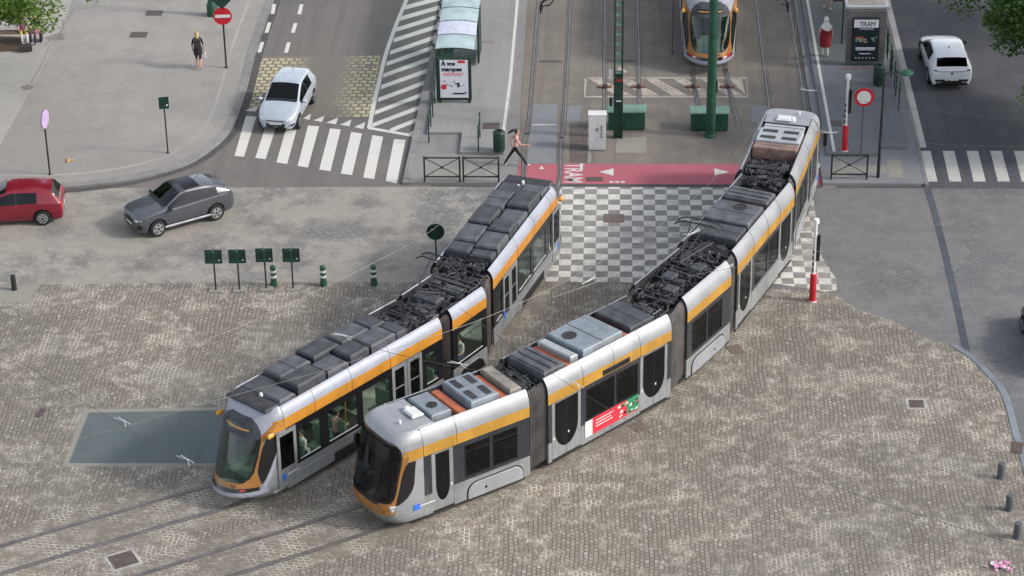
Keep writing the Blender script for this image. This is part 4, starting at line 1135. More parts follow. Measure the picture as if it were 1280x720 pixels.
# ---------- the older trams
def t2_cab(L, seed, rear, cap_visible=True):
    def build(sh, h, vis):
        xs = L-S2.xs
        items = [(.22, .86, 'win'), (1.0, 2.46, 'door'), (2.55, 3.9, 'win'), (4.1, 5.5, 'win'), (5.8, xs-.55, 'win')]
        for s in (-1, 1):
            side(sh, S2, s, 0, xs, items, 0); panes(S2, h, s, items, 'glass_clear'); door_leaves(S2, h, s, 1.0, 2.46, 2)
            # cab door on the nose flank
            d = MB(); xa, xb = xs-.44, xs+.40
            y = s*(HW+.006)
            for x in (xa+.06, xb-.06): d.box((x, y, 1.45), (.12, .03, 2.0))
            d.box(((xa+xb)/2, y, .78), (xb-xa-.24, .03, .66)); d.box(((xa+xb)/2, y, 2.38), (xb-xa-.24, .03, .14))
            dd = d.build('cab_door', 'tram_lower_silver', h)
            g = MB(); g.box(((xa+xb)/2, y, 1.71), (xb-xa-.24, .012, 1.2)); g.build('door_glass', 'glass_dark', dd)
            st_ = MB(); st_.box((xa+.62, s*(HW+.024), .82), (.16, .008, .24), 0); st_.box((xa+.22, s*(HW+.024), .84), (.5, .008, .03), 1); st_.build('operator_sticker', ['blue_sticker', 'white_plastic'], h)
            if rear: 
                q = MB(); q.box((1.1, s*(HW+.004), .95), (.16, .01, .3)); q.build('door_sticker', 'blue_sticker', h)
            l = MB(); l.box((xs-1.6, s*(HW+.004), .72), (3.0, .008, .03)); l.build('body_line', 'tram_white', h)
            b = MB(); b.box((xs+.62, s*(HW-.02), 2.52), (.24, .12, .16), 0, bev=.04); b.build('indicator', 'amber', h)
            w = MB()
            w.box((4.1, s*(HW+.002), .42), (2.3, .02, .34), 0, bev=.01); w.build('bogie_opening', 'underframe', h)
        roof(S2, sh, 0, xs); seams(h, S2, (2.5, 4.3, 6.0)); interior(S2, sh, h, .05, L-1.3, 'seat_green', seed)
        cab_nose(S2, sh, h, L, rear); bogie(h, 4.1)
        # staggered slate-grey roof boxes in two rows
        zz = 2.93
        m = MB()
        for k in range(9): m.box((xs+.22, -.74+k*.185, 3.28), (.5, .10, .03), 0)
        m.box((xs+.22, 0, 3.21), (.62, 1.76, .12), 1, bev=.03); m.build('front_grille', ['roof_black', 'roof_dark'], h)
        m = MB(); m.lathe([(.07, 0), (.06, .16), (.03, .2), (.005, .21)], (xs-.05, .1, 3.2), 8); m.lathe([(.05, 0), (.045, .12), (.005, .15)], (xs-.28, .2, 3.2), 8); m.build('roof_aerial', 'white_plastic', h)
        rowA = [(xs-.45, .7, .75, .36), (xs-1.55, 1.25, .72, .52), (xs-2.75, .95, .72, .40), (xs-3.75, .85, .72, .52), (xs-4.85, 1.15, .74, .48), (xs-5.75, .5, .7, .4)]
        rowB = [(xs-.55, .95, .75, .30), (xs-1.75, 1.35, .70, .46), (xs-3.15, 1.2, .72, .50), (xs-4.5, 1.25, .72, .46), (xs-5.55, .7, .74, .42)]
        sgn = 1 if vis > 0 else -1
        for k, (x, l, w_, hh) in enumerate(rowA):
            if x-l/2 > .05: unit(h, x, sgn*.45, zz, l, w_+.11, hh+.06, 'roof_slate' if k % 2 == 0 else 'roof_dark', 'roof_unit', bev=.06)
        for k, (x, l, w_, hh) in enumerate(rowB):
            if x-l/2 > .05: unit(h, x, -sgn*.45, zz, l, w_+.11, hh+.06, 'roof_slate' if k % 2 else 'roof_dark', 'roof_unit', bev=.06, seam=1 if k == 1 else 0)
        cables(h, -.3, xs-.2, .72, zz, 44, seed, .22); cables(h, .0, 1.3, .72, zz, 34, seed+1, .3)
    return build
def t2_short(L, seed):
    def build(sh, h, vis):
        items = [(.22, L-.22, 'win')]
        for s in (-1, 1):
            side(sh, S2, s, 0, L, items, 0); panes(S2, h, s, items, 'glass_clear', True)
            w = MB(); pts = [(-.85, .3), (-.7, .62), (-.45, .78), (.45, .78), (.7, .62), (.85, .3)]
            q = [(L/2+x, s*(HW+.004), z) for x, z in pts]; w.face(q); w.face(q[::-1]); w.build('bogie_opening', 'underframe', h)
            e = MB(); e.tube([(L/2+x, s*(HW+.01), z) for x, z in pts], .02, n=5); e.build('opening_trim', 'tram_lower_silver', h)
        roof(S2, sh, 0, L); interior(S2, sh, h, .05, L-.05, 'seat_green', seed); bogie(h, L/2, 1.2)
        cables(h, -.6, L+.7, .74, 2.93, 100, seed, .34)
        unit(h, .35, .1, 2.93, .5, 1.0, .36, 'roof_dark', 'roof_unit'); unit(h, 1.3, -.2, 2.93, .5, .7, .3, 'roof_dark', 'roof_unit')
    return build
TB = make_tram('tram', T2[1].o, T2[1].ang, 'shorter three-part tram with slate grey roof boxes, left of the long tram')
oB = [new_section(TB, S2, T2[0], True, t2_cab(T2[0].L, 21, False)), new_section(TB, S2, T2[1], False, t2_short(T2[1].L, 22)), new_section(TB, S2, T2[2], False, t2_cab(T2[2].L, 23, True))]
joints(TB, S2, T2, 'rubber_brown')
hp = sec_local(oB[1], at(548, 323, 4.7)); pantograph(oB[1], .9, (hp.x, hp.y, 4.7))
# the third tram, standing at the stop with its rear to us
TXC = 4.27
T2c = [Sec((TXC+HW, 100.75+8.75), 90, 8.75), Sec((TXC+HW, 110.8), 90, 1.95), Sec((TXC+HW, 113.5), 90, 8.3)]
TC = make_tram('tram', T2c[1].o, T2c[1].ang, 'tram seen end-on behind the plain green mast, with teal windscreen and red tail lamps')
T2c[0].o = T2c[0].o
oC = [new_section(TC, S2, T2c[0], True, t2_cab(8.75, 31, True)), new_section(TC, S2, T2c[1], False, t2_short(1.95, 32)), new_section(TC, S2, T2c[2], False, t2_cab(8.3, 33, True))]
joints(TC, S2, T2c, 'rubber_brown')

# ---------- rails
def axis_pts(S): 
    out = []
    for i, s in enumerate(S):
        if i == 0: out += [s.o-s.d*(s.L*.62), s.o-s.d*(s.L*.2)]
        elif i == len(S)-1: out += [s.o+s.d*(s.L*.2), s.o+s.d*(s.L*.62)]
        else: out += [s.o+s.d*(s.L*.5)]
    return out
cR = [(-60, 33.5, 0), (-30, 52.7, 0), (-18.5, 60.1, 0), (-13.88, 62.87, 0), (-10.94, 64.63, 0), (-8.3, 66.22, 0)]
trA = catmull(cR+[tuple(p) for p in axis_pts(T3)[1:]]+[(7.28, 93.2, 0), (7.39, 97.5, 0), (7.39, 110, 0), (7.39, 180, 0)], 10)
cL = [(-60, 39.5, 0), (-30, 57.3, 0), (-18.4, 64.35, 0), (-13.85, 67.03, 0), (-11.6, 68.5, 0)]
trB = catmull(cL+[tuple(p) for p in axis_pts(T2)[1:]]+[(-2.72, 90.2, 0), (-2.70, 94, 0), (-2.55, 105, 0), (-2.5, 180, 0)], 10)
trC = [Vector((.52, 96.6, 0)), Vector((.52, 180, 0))]
trD = catmull([(4.55, 95.6, 0), (4.42, 98, 0), (4.28, 101, 0), (4.26, 110, 0), (4.26, 180, 0)], 6)
mb = MB()
for tr, zt_ in ((trA, .004), (trB, .0065)):
    seg = [p for p in tr if p.y < 82.2]
    ribbon(mb, seg, -1.5, 1.5, zt_, uv=True)
structure('track_paving', mb, 'track_setts')
for tr in (trA, trB, trC, trD):
    for s in (-1, 1):
        mb = MB(); o = s*.7175; i_ = -s
        ribbon(mb, tr, o-.10, o+.10, .008, 0)
        ribbon(mb, tr, min(o, o+s*.065), max(o, o+s*.065), .014, 1)
        ribbon(mb, tr, min(o-s*.045, o-s*.075), max(o-s*.045, o-s*.075), .013, 1)
        structure('rail', mb, ['rail_bed', 'rail_steel'])
for (px, py) in ((756, 109), (798, 109), (866, 109), (909, 109)):
    x, y = a2(px, py); m = MB(); m.box((0, 0, .03), (.16, .34, .06), 0, bev=.015); m.box((-.2, 0, .025), (.2, .2, .05), 1, bev=.01); m.box((.2, 0, .025), (.2, .2, .05), 1, bev=.01)
    tag(m.build('rail_sensor', ['rubber_black', 'rust_box'], loc=(x, y, .012)), {756: 'small rust coloured box on the rail just left of the lattice mast', 798: 'small rust coloured box on the rail just right of the lattice mast', 866: 'small rust coloured box on the rail left of the plain green mast', 909: 'small rust coloured box on the rail right of the plain green mast'}[px], 'rail sensor', 'rail sensors')
# ------------------------------------------------------------------ cars
def decal(bvh, o, ax, ay, d, poly, name, mat, parent, off=.006, n=5):
    """a small panel laid onto the bodywork: a quad grid cast onto the skin along d"""
    o, ax, ay, d = Vector(o), Vector(ax), Vector(ay), Vector(d).normalized(); m = MB(); P = {}
    (A, B, C, D) = [Vector(p) for p in poly]
    for i in range(n+1):
        for j in range(n+1):
            u, v = i/n, j/n; q = (A*(1-u)+B*u)*(1-v)+(D*(1-u)+C*u)*v
            s = o+ax*q.x+ay*q.y
            h = bvh.ray_cast(s-d*3, d)
            if h[0] is not None: P[i, j] = len(m.v); m.v.append(tuple(h[0]-d*off))
    for i in range(n):
        for j in range(n):
            k = [(i, j), (i+1, j), (i+1, j+1), (i, j+1)]
            if all(x in P for x in k): m.f.append(tuple(P[x] for x in k)); m.m.append(0)
    if m.f: return m.build(name, mat, parent, smooth=True, ang=50)
def wheel(parent, x, y, s, r, w, style, side_rim='alloy'):
    m = MB(); m.lathe([(r*.62, -w/2), (r*.93, -w/2), (r, -w/2+.03), (r, w/2-.03), (r*.93, w/2), (r*.62, w/2)], (0, 0, 0), 26, 0, 'y')
    wh = m.build('wheel', 'tyre', parent, loc=(x, y, r), smooth=True, ang=40)
    q = MB(); yy = -s*(w/2-.02) if False else 0
    f = s*(w/2)
    q.lathe([(.01, -.004), (r*.66, -.004), (r*.66, .012), (r*.60, .014), (.01, .010)], (0, f, 0), 24, 0, 'y')
    k = 5 if style == 'five' else 7
    for i in range(k):
        a = 2*pi*i/k+.3
        w0 = .22 if style == 'five' else .2
        pt = [(a-w0*1.05, r*.57), (a-w0*.5, r*.26), (a+w0*.5, r*.26), (a+w0*1.05, r*.57)]
        v = [(cos(b)*rr, f+s*.0175, sin(b)*rr) for b, rr in pt]; q.face(v, 1); q.face(v[::-1], 1)
    q.ellipsoid((0, f+s*.012, 0), (.05, .015, .05), 1, 10, 6)
    q.build('rim', [side_rim, 'tyre'], wh, smooth=True, ang=40)
    return wh
def car(name, label, loc, rz, L, W, ST, paint, win, wx, wr, style='seven', group='cars', spec=None, roofm=None):
    """ST rows: x, half width, z sill, z mid, z shoulder, shoulder y, window top z, y, roof edge z, y, roof z ; win rows: (side, top) material per interval"""
    root = empty(name, loc, rz); tag(root, label, 'car', group)
    hw = W/2; V = []; 
    for r in ST:
        x, w, z0, zm, zs, ys, zw, yw, zr, yr, zt = r; w *= hw
        half = [(0, z0), (w*.86, z0), (w, zm), (ys*w, zs), (yw*w, zw), (yr*w, zr), (yr*w*.5, zt-.008), (0, zt)]
        V.append([(L/2-x, y, z) for y, z in half]+[(L/2-x, -y, z) for y, z in half[-2:0:-1]])
    n = len(V[0]); verts = [p for r in V for p in r]; faces = []; mi = []
    mats = [M[paint], M['glass_car'], M['car_black_trim'], M[roofm] if roofm else M[paint]]
    for k in range(len(V)-1):
        for i in range(n):
            j = (i+1) % n; faces.append((k*n+i, (k+1)*n+i, (k+1)*n+j, k*n+j))
            h = i if i < 7 else n-1-i
            mt = 0
            if h == 0 or h == 1 and False: mt = 2
            if h == 3: mt = win[k][0]
            if h in (5, 6): mt = win[k][1]
            mi.append(mt)
    faces.append(tuple(range(n))); mi.append(0); e = (len(V)-1)*n; faces.append(tuple(e+i for i in range(n))[::-1]); mi.append(0)
    me = bpy.data.meshes.new('body'); me.from_pydata(verts, [], faces); me.update()
    for mm in mats: me.materials.append(mm)
    me.polygons.foreach_set('material_index', mi)
    bmm = bmesh.new(); bmm.from_mesh(me); bmesh.ops.recalc_face_normals(bmm, faces=bmm.faces[:])
    cl = bmm.edges.layers.float.new('crease_edge')
    for ed in bmm.edges:
        a, b = sorted(v.index for v in ed.verts); la, lb = a % n, b % n
        if a//n != b//n:
            h = la if la <= 7 else n-la
            ed[cl] = {3: .55, 4: .75, 5: .6, 1: .5}.get(h, 0)
        else:
            fm = [f.material_index for f in ed.link_faces]
            if 1 in fm and len(set(fm)) > 1: ed[cl] = .75
    bmm.to_mesh(me); bmm.free()
    tmp = bpy.data.objects.new('tmp', me); COL.objects.link(tmp)
    ss = tmp.modifiers.new('s', 'SUBSURF'); ss.levels = 2; ss.render_levels = 2
    cut = []
    for x in wx:
        for s in (-1, 1):
            c = MB(); c.lathe([(.01, -.16), (wr+.055, -.16), (wr+.055, .16), (.01, .16)], (0, 0, 0), 28, 0, 'y')
            co = c.build('cut', 'car_black_trim', loc=(L/2-x, s*(hw-.10), wr+.02)); cut.append(co)
            bo = tmp.modifiers.new('b', 'BOOLEAN'); bo.object = co; bo.operation = 'DIFFERENCE'; bo.solver = 'EXACT'; bo.material_mode = 'TRANSFER'
    bpy.context.view_layer.update(); dg = bpy.context.evaluated_depsgraph_get()
    ev = bpy.data.meshes.new_from_object(tmp.evaluated_get(dg))
    for c in cut: bpy.data.objects.remove(c)
    bpy.data.objects.remove(tmp)
    # split the panes off the body, one object per pane
    bmm = bmesh.new(); bmm.from_mesh(ev); bmm.faces.ensure_lookup_table()
    gi = [i for i, m_ in enumerate(ev.materials) if m_ and m_.name.startswith('car_glass')]
    seen = set(); comps = []
    for f in bmm.faces:
        if f.material_index in gi and f.index not in seen:
            st_, comp = [f], []; seen.add(f.index)
            while st_:
                g = st_.pop(); comp.append(g)
                for ed in g.edges:
                    for q in ed.link_faces:
                        if q.index not in seen and q.material_index in gi: seen.add(q.index); st_.append(q)
            comps.append(comp)
    panes_ = []
    for comp in comps:
        idx = {}; m = MB()
        for f in comp:
            m.f.append(tuple(idx.setdefault(v.index, len(idx)) for v in f.verts)); m.m.append(0)
        inv = sorted(idx, key=lambda q: idx[q]); bmm.verts.ensure_lookup_table()
        m.v = [tuple(bmm.verts[q].co) for q in inv]; panes_.append(m)
    bvh = BVHTree.FromBMesh(bmm)
    bmesh.ops.delete(bmm, geom=[f for c in comps for f in c], context='FACES')
    bmm.to_mesh(ev); bmm.free()
    ev.polygons.foreach_set('use_smooth', [True]*len(ev.polygons)); ev.set_sharp_from_angle(angle=R(38))
    body = bpy.data.objects.new('body', ev); COL.objects.link(body); body.parent = root
    for m in panes_:
        xs_ = [v[0] for v in m.v]; ys_ = [v[1] for v in m.v]
        nm = 'window'
        if abs(sum(ys_)/len(ys_)) < .2: nm = 'windscreen' if sum(xs_)/len(xs_) > 0 else 'rear_window'
        if nm != 'window' and min(xs_) > -.9 and max(xs_) < .75 and (sum(v[2] for v in m.v)/len(m.v)) > ST[5][10]-.12: nm = 'sunroof'
        m.build(nm, 'glass_car', root, smooth=True, ang=60)
    for x in wx:
        for s in (-1, 1): wheel(root, L/2-x, s*(hw-.115), s, wr, .21, style)
    # cabin: floor, seats, dashboard
    c = MB(); c.box((-.1, 0, .42), (L*.52, W*.8, .1), 0)
    for sx, sy in ((.15, .36), (.15, -.36), (-.85, .36), (-.85, -.36)):
        c.box((sx, sy, .62), (.5, .5, .16), 0, bev=.05); c.box((sx-.28, sy, .92), (.14, .48, .6), 0, bev=.05); c.box((sx-.3, sy, 1.24), (.09, .26, .16), 0, bev=.03)
    c.box((.78, 0, .86), (.4, W*.76, .16), 1, bev=.05)
    c.build('seats', ['leather', 'car_black_trim'], root)
    if spec: spec(root, body, bvh, L, hw)
    return root
def mirrors(root, x, y, z, mat):
    for s in (-1, 1):
        m = MB(); m.ellipsoid((x, s*(y+.10), z), (.085, .11, .075), 0, 10, 6); m.box((x, s*y, z-.05), (.06, .12, .05), 1); m.build('mirror', [mat, 'car_black_trim'], root, smooth=True, ang=50)
def front_view(bvh, root, L, zs, items):
    for nm, mat, poly in items: decal(bvh, (0, 0, 0), (0, 1, 0), (0, 0, 1), (-1, 0, 0), poly, nm, mat, root)
def rear_view(bvh, root, items):
    for nm, mat, poly in items: decal(bvh, (0, 0, 0), (0, 1, 0), (0, 0, 1), (1, 0, 0), poly, nm, mat, root)
def both(nm, mat, poly): return [(nm, mat, poly), (nm, mat, [(-y, z) for y, z in poly][::-1])]

for nm, rgb, ro in (('car_white', (232, 238, 244), .16), ('car_silver_white', (192, 202, 212), .2), ('car_red', (132, 14, 42), .2), ('car_grey', (88, 92, 98), .2), ('car_black', (30, 32, 36), .2)):
    M[nm] = pm(nm, rgb, ro, .15 if nm in ('car_grey', 'car_silver_white') else 0, .05, 1.5, .7, lining=True)
M['car_grey_pale'] = pm('car_grey_pale', (150, 154, 160), .2, .3, .05, 1.5, .7)
# x, w, z0, zm, zs, ys, zw, yw, zr, yr, zt
HATCH = [(0, .62, .30, .45, .56, .97, .60, .9, .63, .75, .65), (.10, .80, .22, .46, .62, .97, .68, .9, .71, .74, .74), (.34, .93, .19, .5, .72, .96, .79, .88, .82, .72, .85),
    (.75, 1, .18, .52, .83, .95, .89, .86, .92, .7, .95), (1.12, 1, .18, .54, .90, .94, .96, .86, .99, .78, 1.02), (1.22, 1, .18, .54, .91, .94, .98, .86, 1.03, .78, 1.06),
    (1.98, 1, .18, .55, .94, .94, 1.36, .74, 1.41, .68, 1.45), (2.30, 1, .18, .55, .95, .94, 1.39, .73, 1.44, .68, 1.48), (2.36, 1, .18, .55, .95, .94, 1.39, .73, 1.44, .68, 1.485),
    (3.12, 1, .18, .56, .98, .94, 1.37, .73, 1.42, .67, 1.46), (3.30, 1, .18, .56, .99, .94, 1.34, .73, 1.40, .66, 1.44), (3.66, .99, .18, .56, .99, .94, 1.28, .76, 1.36, .68, 1.39),
    (3.90, .96, .20, .56, .97, .94, 1.02, .84, 1.05, .74, 1.065), (3.98, .93, .24, .56, .90, .95, .96, .86, .98, .76, .985), (4.015, .88, .32, .52, .72, .97, .78, .86, .80, .74, .81), (4.03, .76, .36, .5, .62, .97, .66, .86, .67, .74, .675)]
HW_WIN = [(0, 0), (0, 0), (0, 0), (0, 0), (0, 2), (1, 1), (1, 0), (2, 0), (1, 0), (0, 0), (0, 0), (0, 1), (0, 0), (0, 0), (0, 0)]
def scl(ST, kx, kz=1.0): return [(r[0]*kx, r[1])+tuple(r[i]*kz if i in (2, 3, 4, 6, 8, 10) else r[i] for i in range(2, 11)) for r in ST]
def clio(root, body, bvh, L, hw):
    mirrors(root, .72, .84, 1.0, 'car_silver_white')
    front_view(bvh, root, L, 0, both('headlight', 'lamp_glass', [(.42, .60), (.80, .72), (.80, .83), (.52, .70)])+[('grille', 'car_black_trim', [(-.55, .36), (.55, .36), (.62, .50), (-.62, .50)]), ('grille_slot', 'car_black_trim', [(-.36, .60), (.36, .60), (.40, .64), (-.40, .64)]), ('licence_plate', 'plate', [(-.26, .45), (.26, .45), (.26, .55), (-.26, .55)])]+both('fog_lamp', 'car_black_trim', [(.62, .36), (.74, .36), (.74, .46), (.62, .46)]))
    rear_view(bvh, root, both('tail_lamp', 'tail_red', [(.5, .78), (.74, .78), (.74, 1.0), (.5, 1.0)]))
    m = MB(); m.tube([(-1.15, 0, 1.43), (-1.3, 0, 1.58)], .012, n=5); m.build('aerial', 'car_black_trim', root)
    for s in (-1, 1):
        m = MB(); m.box((.05, s*(hw*1.0-.005), .56), (2.0, .02, .05), 0, bev=.008); m.build('side_strip', 'car_silver_white', root)
pA, pB = at(333, 157), at(377, 158)
cl_c = Vector((-13.38, 96.75, 0))
car('hatchback_car', 'silver white hatchback with its nose over the zebra crossing', cl_c, R(-90-7.6), 4.03, 1.72, scl(HATCH, 1.0, 1.03), 'car_silver_white', HW_WIN, (.78, 3.28), .305, spec=clio)

def p308(root, body, bvh, L, hw):
    mirrors(root, .62, .86, 1.02, 'car_black_trim')
    front_view(bvh, root, L, 0, both('headlight', 'lamp_glass', [(.42, .62), (.80, .70), (.80, .78), (.52, .70)]))
    rear_view(bvh, root, both('tail_lamp', 'car_black_trim', [(.36, .84), (.86, .90), (.84, 1.0), (.60, .90)])+[('tail_band', 'car_black_trim', [(-.5, .84), (.5, .84), (.5, .87), (-.5, .87)]), ('diffuser', 'car_black_trim', [(-.62, .32), (.62, .32), (.72, .52), (-.72, .52)]), ('licence_plate', 'plate', [(-.28, .46), (.28, .46), (.28, .57), (-.28, .57)]), ('badge', 'car_black_trim', [(-.06, .74), (.06, .74), (.05, .82), (-.05, .82)])]+both('exhaust_trim', 'alloy', [(.44, .36), (.66, .36), (.66, .42), (.44, .42)]))
    m = MB(); m.ellipsoid((-.95, 0, 1.475), (.09, .02, .05), 0, 8, 6); m.build('aerial', 'car_black_trim', root, smooth=True)
car('hatchback_car', 'clean white hatchback seen from behind on the shaded road at the right', Vector((14.30, 101.5, 0)), R(91.5), 4.37, 1.85, scl(HATCH, 4.37/4.03, .985), 'car_white', HW_WIN, (.86, 3.53), .33, 'five', spec=p308)
def golf(root, body, bvh, L, hw):
    mirrors(root, .7, .84, 1.0, 'car_black_trim')
    rear_view(bvh, root, both('tail_lamp', 'tail_red', [(.52, .66), (.78, .66), (.74, .92), (.52, .92)])+[('licence_plate', 'plate', [(-.26, .5), (.26, .5), (.26, .6), (-.26, .6)])])
    front_view(bvh, root, L, 0, both('headlight', 'lamp_glass', [(.45, .60), (.76, .62), (.76, .74), (.48, .72)])+[('grille', 'car_black_trim', [(-.4, .6), (.4, .6), (.4, .68), (-.4, .68)])])
    for s in (-1, 1):
        for x0 in (.28, -.9): 
            m = MB(); m.box((x0, s*(hw-.0), .80), (.16, .02, .03), 0, bev=.008); m.build('door_handle', 'car_red', root)
car('hatchback_car', 'dark red hatchback cut off by the left edge, with pale wheel covers', Vector((-23.0, 87.25, 0)), R(187), 4.15, 1.74, scl(HATCH, 4.15/4.03, .96), 'car_red', HW_WIN, (.84, 3.36), .305, spec=golf)
SUV = [(0, .66, .34, .56, .74, .97, .78, .92, .80, .80, .82), (.08, .84, .26, .56, .80, .97, .86, .92, .88, .78, .90), (.30, .95, .22, .58, .90, .96, .95, .90, .97, .74, .99),
    (.8, 1, .21, .6, .99, .95, 1.03, .88, 1.05, .72, 1.08), (1.28, 1, .21, .62, 1.03, .94, 1.08, .86, 1.11, .80, 1.14), (1.40, 1, .21, .62, 1.04, .94, 1.09, .86, 1.14, .80, 1.17),
    (2.05, 1, .21, .63, 1.07, .94, 1.45, .74, 1.51, .68, 1.55), (2.34, 1, .21, .63, 1.08, .94, 1.48, .73, 1.54, .68, 1.575), (2.40, 1, .21, .63, 1.08, .94, 1.48, .73, 1.54, .68, 1.58), (3.05, 1, .21, .64, 1.10, .94, 1.46, .73, 1.53, .67, 1.57),
    (3.35, 1, .21, .64, 1.11, .94, 1.42, .74, 1.50, .67, 1.54), (3.70, 1, .21, .64, 1.13, .94, 1.36, .78, 1.45, .66, 1.48), (4.22, .97, .24, .64, 1.13, .94, 1.20, .86, 1.25, .74, 1.28), (4.38, .94, .28, .64, 1.10, .95, 1.14, .88, 1.16, .78, 1.18), (4.45, .88, .36, .62, .84, .97, .88, .9, .90, .8, .91), (4.5, .80, .42, .6, .74, .97, .77, .9, .78, .8, .785)]
SW = [(0, 0), (0, 0), (0, 0), (0, 0), (0, 2), (1, 1), (1, 3), (1, 1), (1, 1), (1, 0), (1, 0), (0, 1), (0, 0), (0, 0), (0, 0)]
def q3(root, body, bvh, L, hw):
    mirrors(root, .78, .90, 1.12, 'car_black_trim')
    front_view(bvh, root, L, 0, both('headlight', 'lamp_glass', [(.50, .76), (.88, .80), (.88, .87), (.52, .86)])+[('grille_frame', 'alloy', [(-.46, .42), (.46, .42), (.44, .86), (-.44, .86)])]+both('air_intake', 'car_black_trim', [(.58, .40), (.84, .42), (.80, .66), (.68, .66)]))
    decal(bvh, (.012, 0, 0), (0, 1, 0), (0, 0, 1), (-1, 0, 0), [(-.40, .46), (.40, .46), (.39, .82), (-.39, .82)], 'grille', 'car_black_trim', root, .012)
    decal(bvh, (.012, 0, 0), (0, 1, 0), (0, 0, 1), (-1, 0, 0), [(-.26, .52), (.26, .52), (.26, .62), (-.26, .62)], 'licence_plate', 'plate', root, .02)
    rear_view(bvh, root, both('tail_lamp', 'tail_red', [(.4, .92), (.86, .92), (.86, 1.02), (.4, 1.02)]))
    for s in (-1, 1):
        m = MB(); m.box((.02, s*(hw+.005), .36), (2.1, .05, .09), 0, bev=.02); m.build('sill_trim', 'alloy', root)
        m = MB(); m.tube([(.45, s*.56, 1.55), (.2, s*.58, 1.61), (-.9, s*.58, 1.60), (-1.25, s*.56, 1.53)], .022, n=6); m.build('roof_rail', 'car_black_trim', root)
        decal(bvh, (0, 0, 0), (1, 0, 0), (0, 0, 1), (0, -s, 0), [(.8, 1.0), (-1.9, 1.09), (-1.9, 1.13), (.8, 1.06)], 'shoulder_trim', 'car_grey_pale', root, .006, 12)
    m = MB(); m.box((-1.72, 0, 1.37), (.34, 1.15, .035), 0, bev=.012); m.build('rear_spoiler', 'car_grey', root)
suv = car('suv_car', 'dark grey coupe style crossover with glossy roof and silver sills', Vector((-16.46, 87.08, 0)), R(180+34), 4.5, 1.88, scl(SUV, 1.0, 1.05), 'car_grey', SW, (.88, 3.56), .365, 'five', spec=q3, roofm='car_black')
suv.scale = (.91, .91, .93)
car('hatchback_car', 'black car just entering at the right edge beside the plaza curve', Vector((15.55, 77.6, 0)), R(100), 4.2, 1.78, scl(HATCH, 4.2/4.03, 1.0), 'car_black', HW_WIN, (.82, 3.42), .31, spec=golf)
# ------------------------------------------------------------------ people
def person_body(name, J, bones, mats, loc, rz, hw=.0, scale=1.0):
    """one continuous skinned figure. J: joint -> (pos, radius); bones: (a, b, material slot)"""
    names = list(J); idx = {n: i for i, n in enumerate(names)}
    me = bpy.data.meshes.new(name); me.from_pydata([J[n][0] for n in names], [(idx[a], idx[b]) for a, b, m in bones], []); me.update()
    o = bpy.data.objects.new(name, me); COL.objects.link(o)
    md = o.modifiers.new('skin', 'SKIN'); md.use_smooth_shade = True
    if not me.skin_vertices: me.skin_vertices.new()
    for n in names:
        r = J[n][1]; r = r if isinstance(r, tuple) else (r, r)
        me.skin_vertices[0].data[idx[n]].radius = r
    me.skin_vertices[0].data[idx['pelvis']].use_root = True
    s = o.modifiers.new('sub', 'SUBSURF'); s.levels = 2; s.render_levels = 2
    bpy.context.view_layer.update(); dg = bpy.context.evaluated_depsgraph_get()
    ev = bpy.data.meshes.new_from_object(o.evaluated_get(dg)); bpy.data.objects.remove(o)
    bm = bmesh.new(); bm.from_mesh(ev)
    seg = [(Vector(J[a][0]), Vector(J[b][0]), m) for a, b, m in bones]
    def near(p):
        best = (9, 0)
        for a, b, m in seg:
            d = b-a; t = max(0, min(1, (p-a).dot(d)/max(d.length_squared, 1e-9))); q = (p-a-d*t).length
            if q < best[0]: best = (q, m)
        return best[1]
    for f in bm.faces: f.material_index = near(f.calc_center_median()); f.smooth = True
    # head with nose and ears, and five short bent fingers per hand, merged into the same mesh
    def add(mb, slot):
        b = [bm.verts.new(v) for v in mb.v]
        for f in mb.f:
            try:
                q = bm.faces.new([b[i] for i in f]); q.material_index = slot; q.smooth = True
            except ValueError: pass
    hp = Vector(J['head'][0]); fd = Vector(J.get('face', ((0, 1, 0), 0))[0]).normalized() if False else FACE[0]
    sk = FACE[1]
    h = MB(); ang = math.atan2(fd.y, fd.x)
    h.ellipsoid(hp+Vector((0, 0, .01)), (.098, .078, .122), 0, 14, 10, rz=ang)
    h.ellipsoid(hp+fd*.055+Vector((0, 0, -.065)), (.05, .048, .045), 0, 10, 6, rz=ang)
    h.ellipsoid(hp+fd*.10+Vector((0, 0, -.012)), (.022, .014, .024), 0, 8, 5, rz=ang)
    sd_ = Vector((-fd.y, fd.x, 0))
    for s in (-1, 1): h.ellipsoid(hp+sd_*s*.078, (.022, .012, .032), 0, 8, 5, rz=ang)
    add(h, sk)
    e = MB()
    for s in (-1, 1): e.ellipsoid(hp+fd*.088+sd_*s*.032+Vector((0, 0, .012)), (.012, .014, .009), 0, 8, 5, rz=ang)
    e.ellipsoid(hp+fd*.094+Vector((0, 0, -.058)), (.01, .024, .007), 0, 8, 5, rz=ang); add(e, len(mats)-1)
    for s in ('L', 'R'):
        if 'hand'+s in J:
            a = Vector(J['hand'+s][0]); d = (a-Vector(J['wrist'+s][0])).normalized(); pr = d.cross(Vector((1, .2, .1))).normalized(); bend = d.cross(pr)
            g = MB()
            for k, ln in enumerate((.066, .076, .070, .054)):
                o0 = a-d*.01+pr*((k-1.5)*.019)
                g.tube([o0, o0+d*ln*.5+bend*.004, o0+d*ln+bend*.02], [.0095, .0085, .006], 0, n=6)
            o0 = a-d*.05+pr*.034; g.tube([o0, o0+pr*.024+d*.03, o0+pr*.03+d*.062], [.011, .01, .007], 0, n=6)
            add(g, sk)
    ev.materials.clear()
    for m in mats: ev.materials.append(M[m])
    bm.to_mesh(ev); bm.free()
    o = bpy.data.objects.new(name, ev); COL.objects.link(o); o.location = loc; o.rotation_euler = (0, 0, rz); o.scale = (scale,)*3
    return o
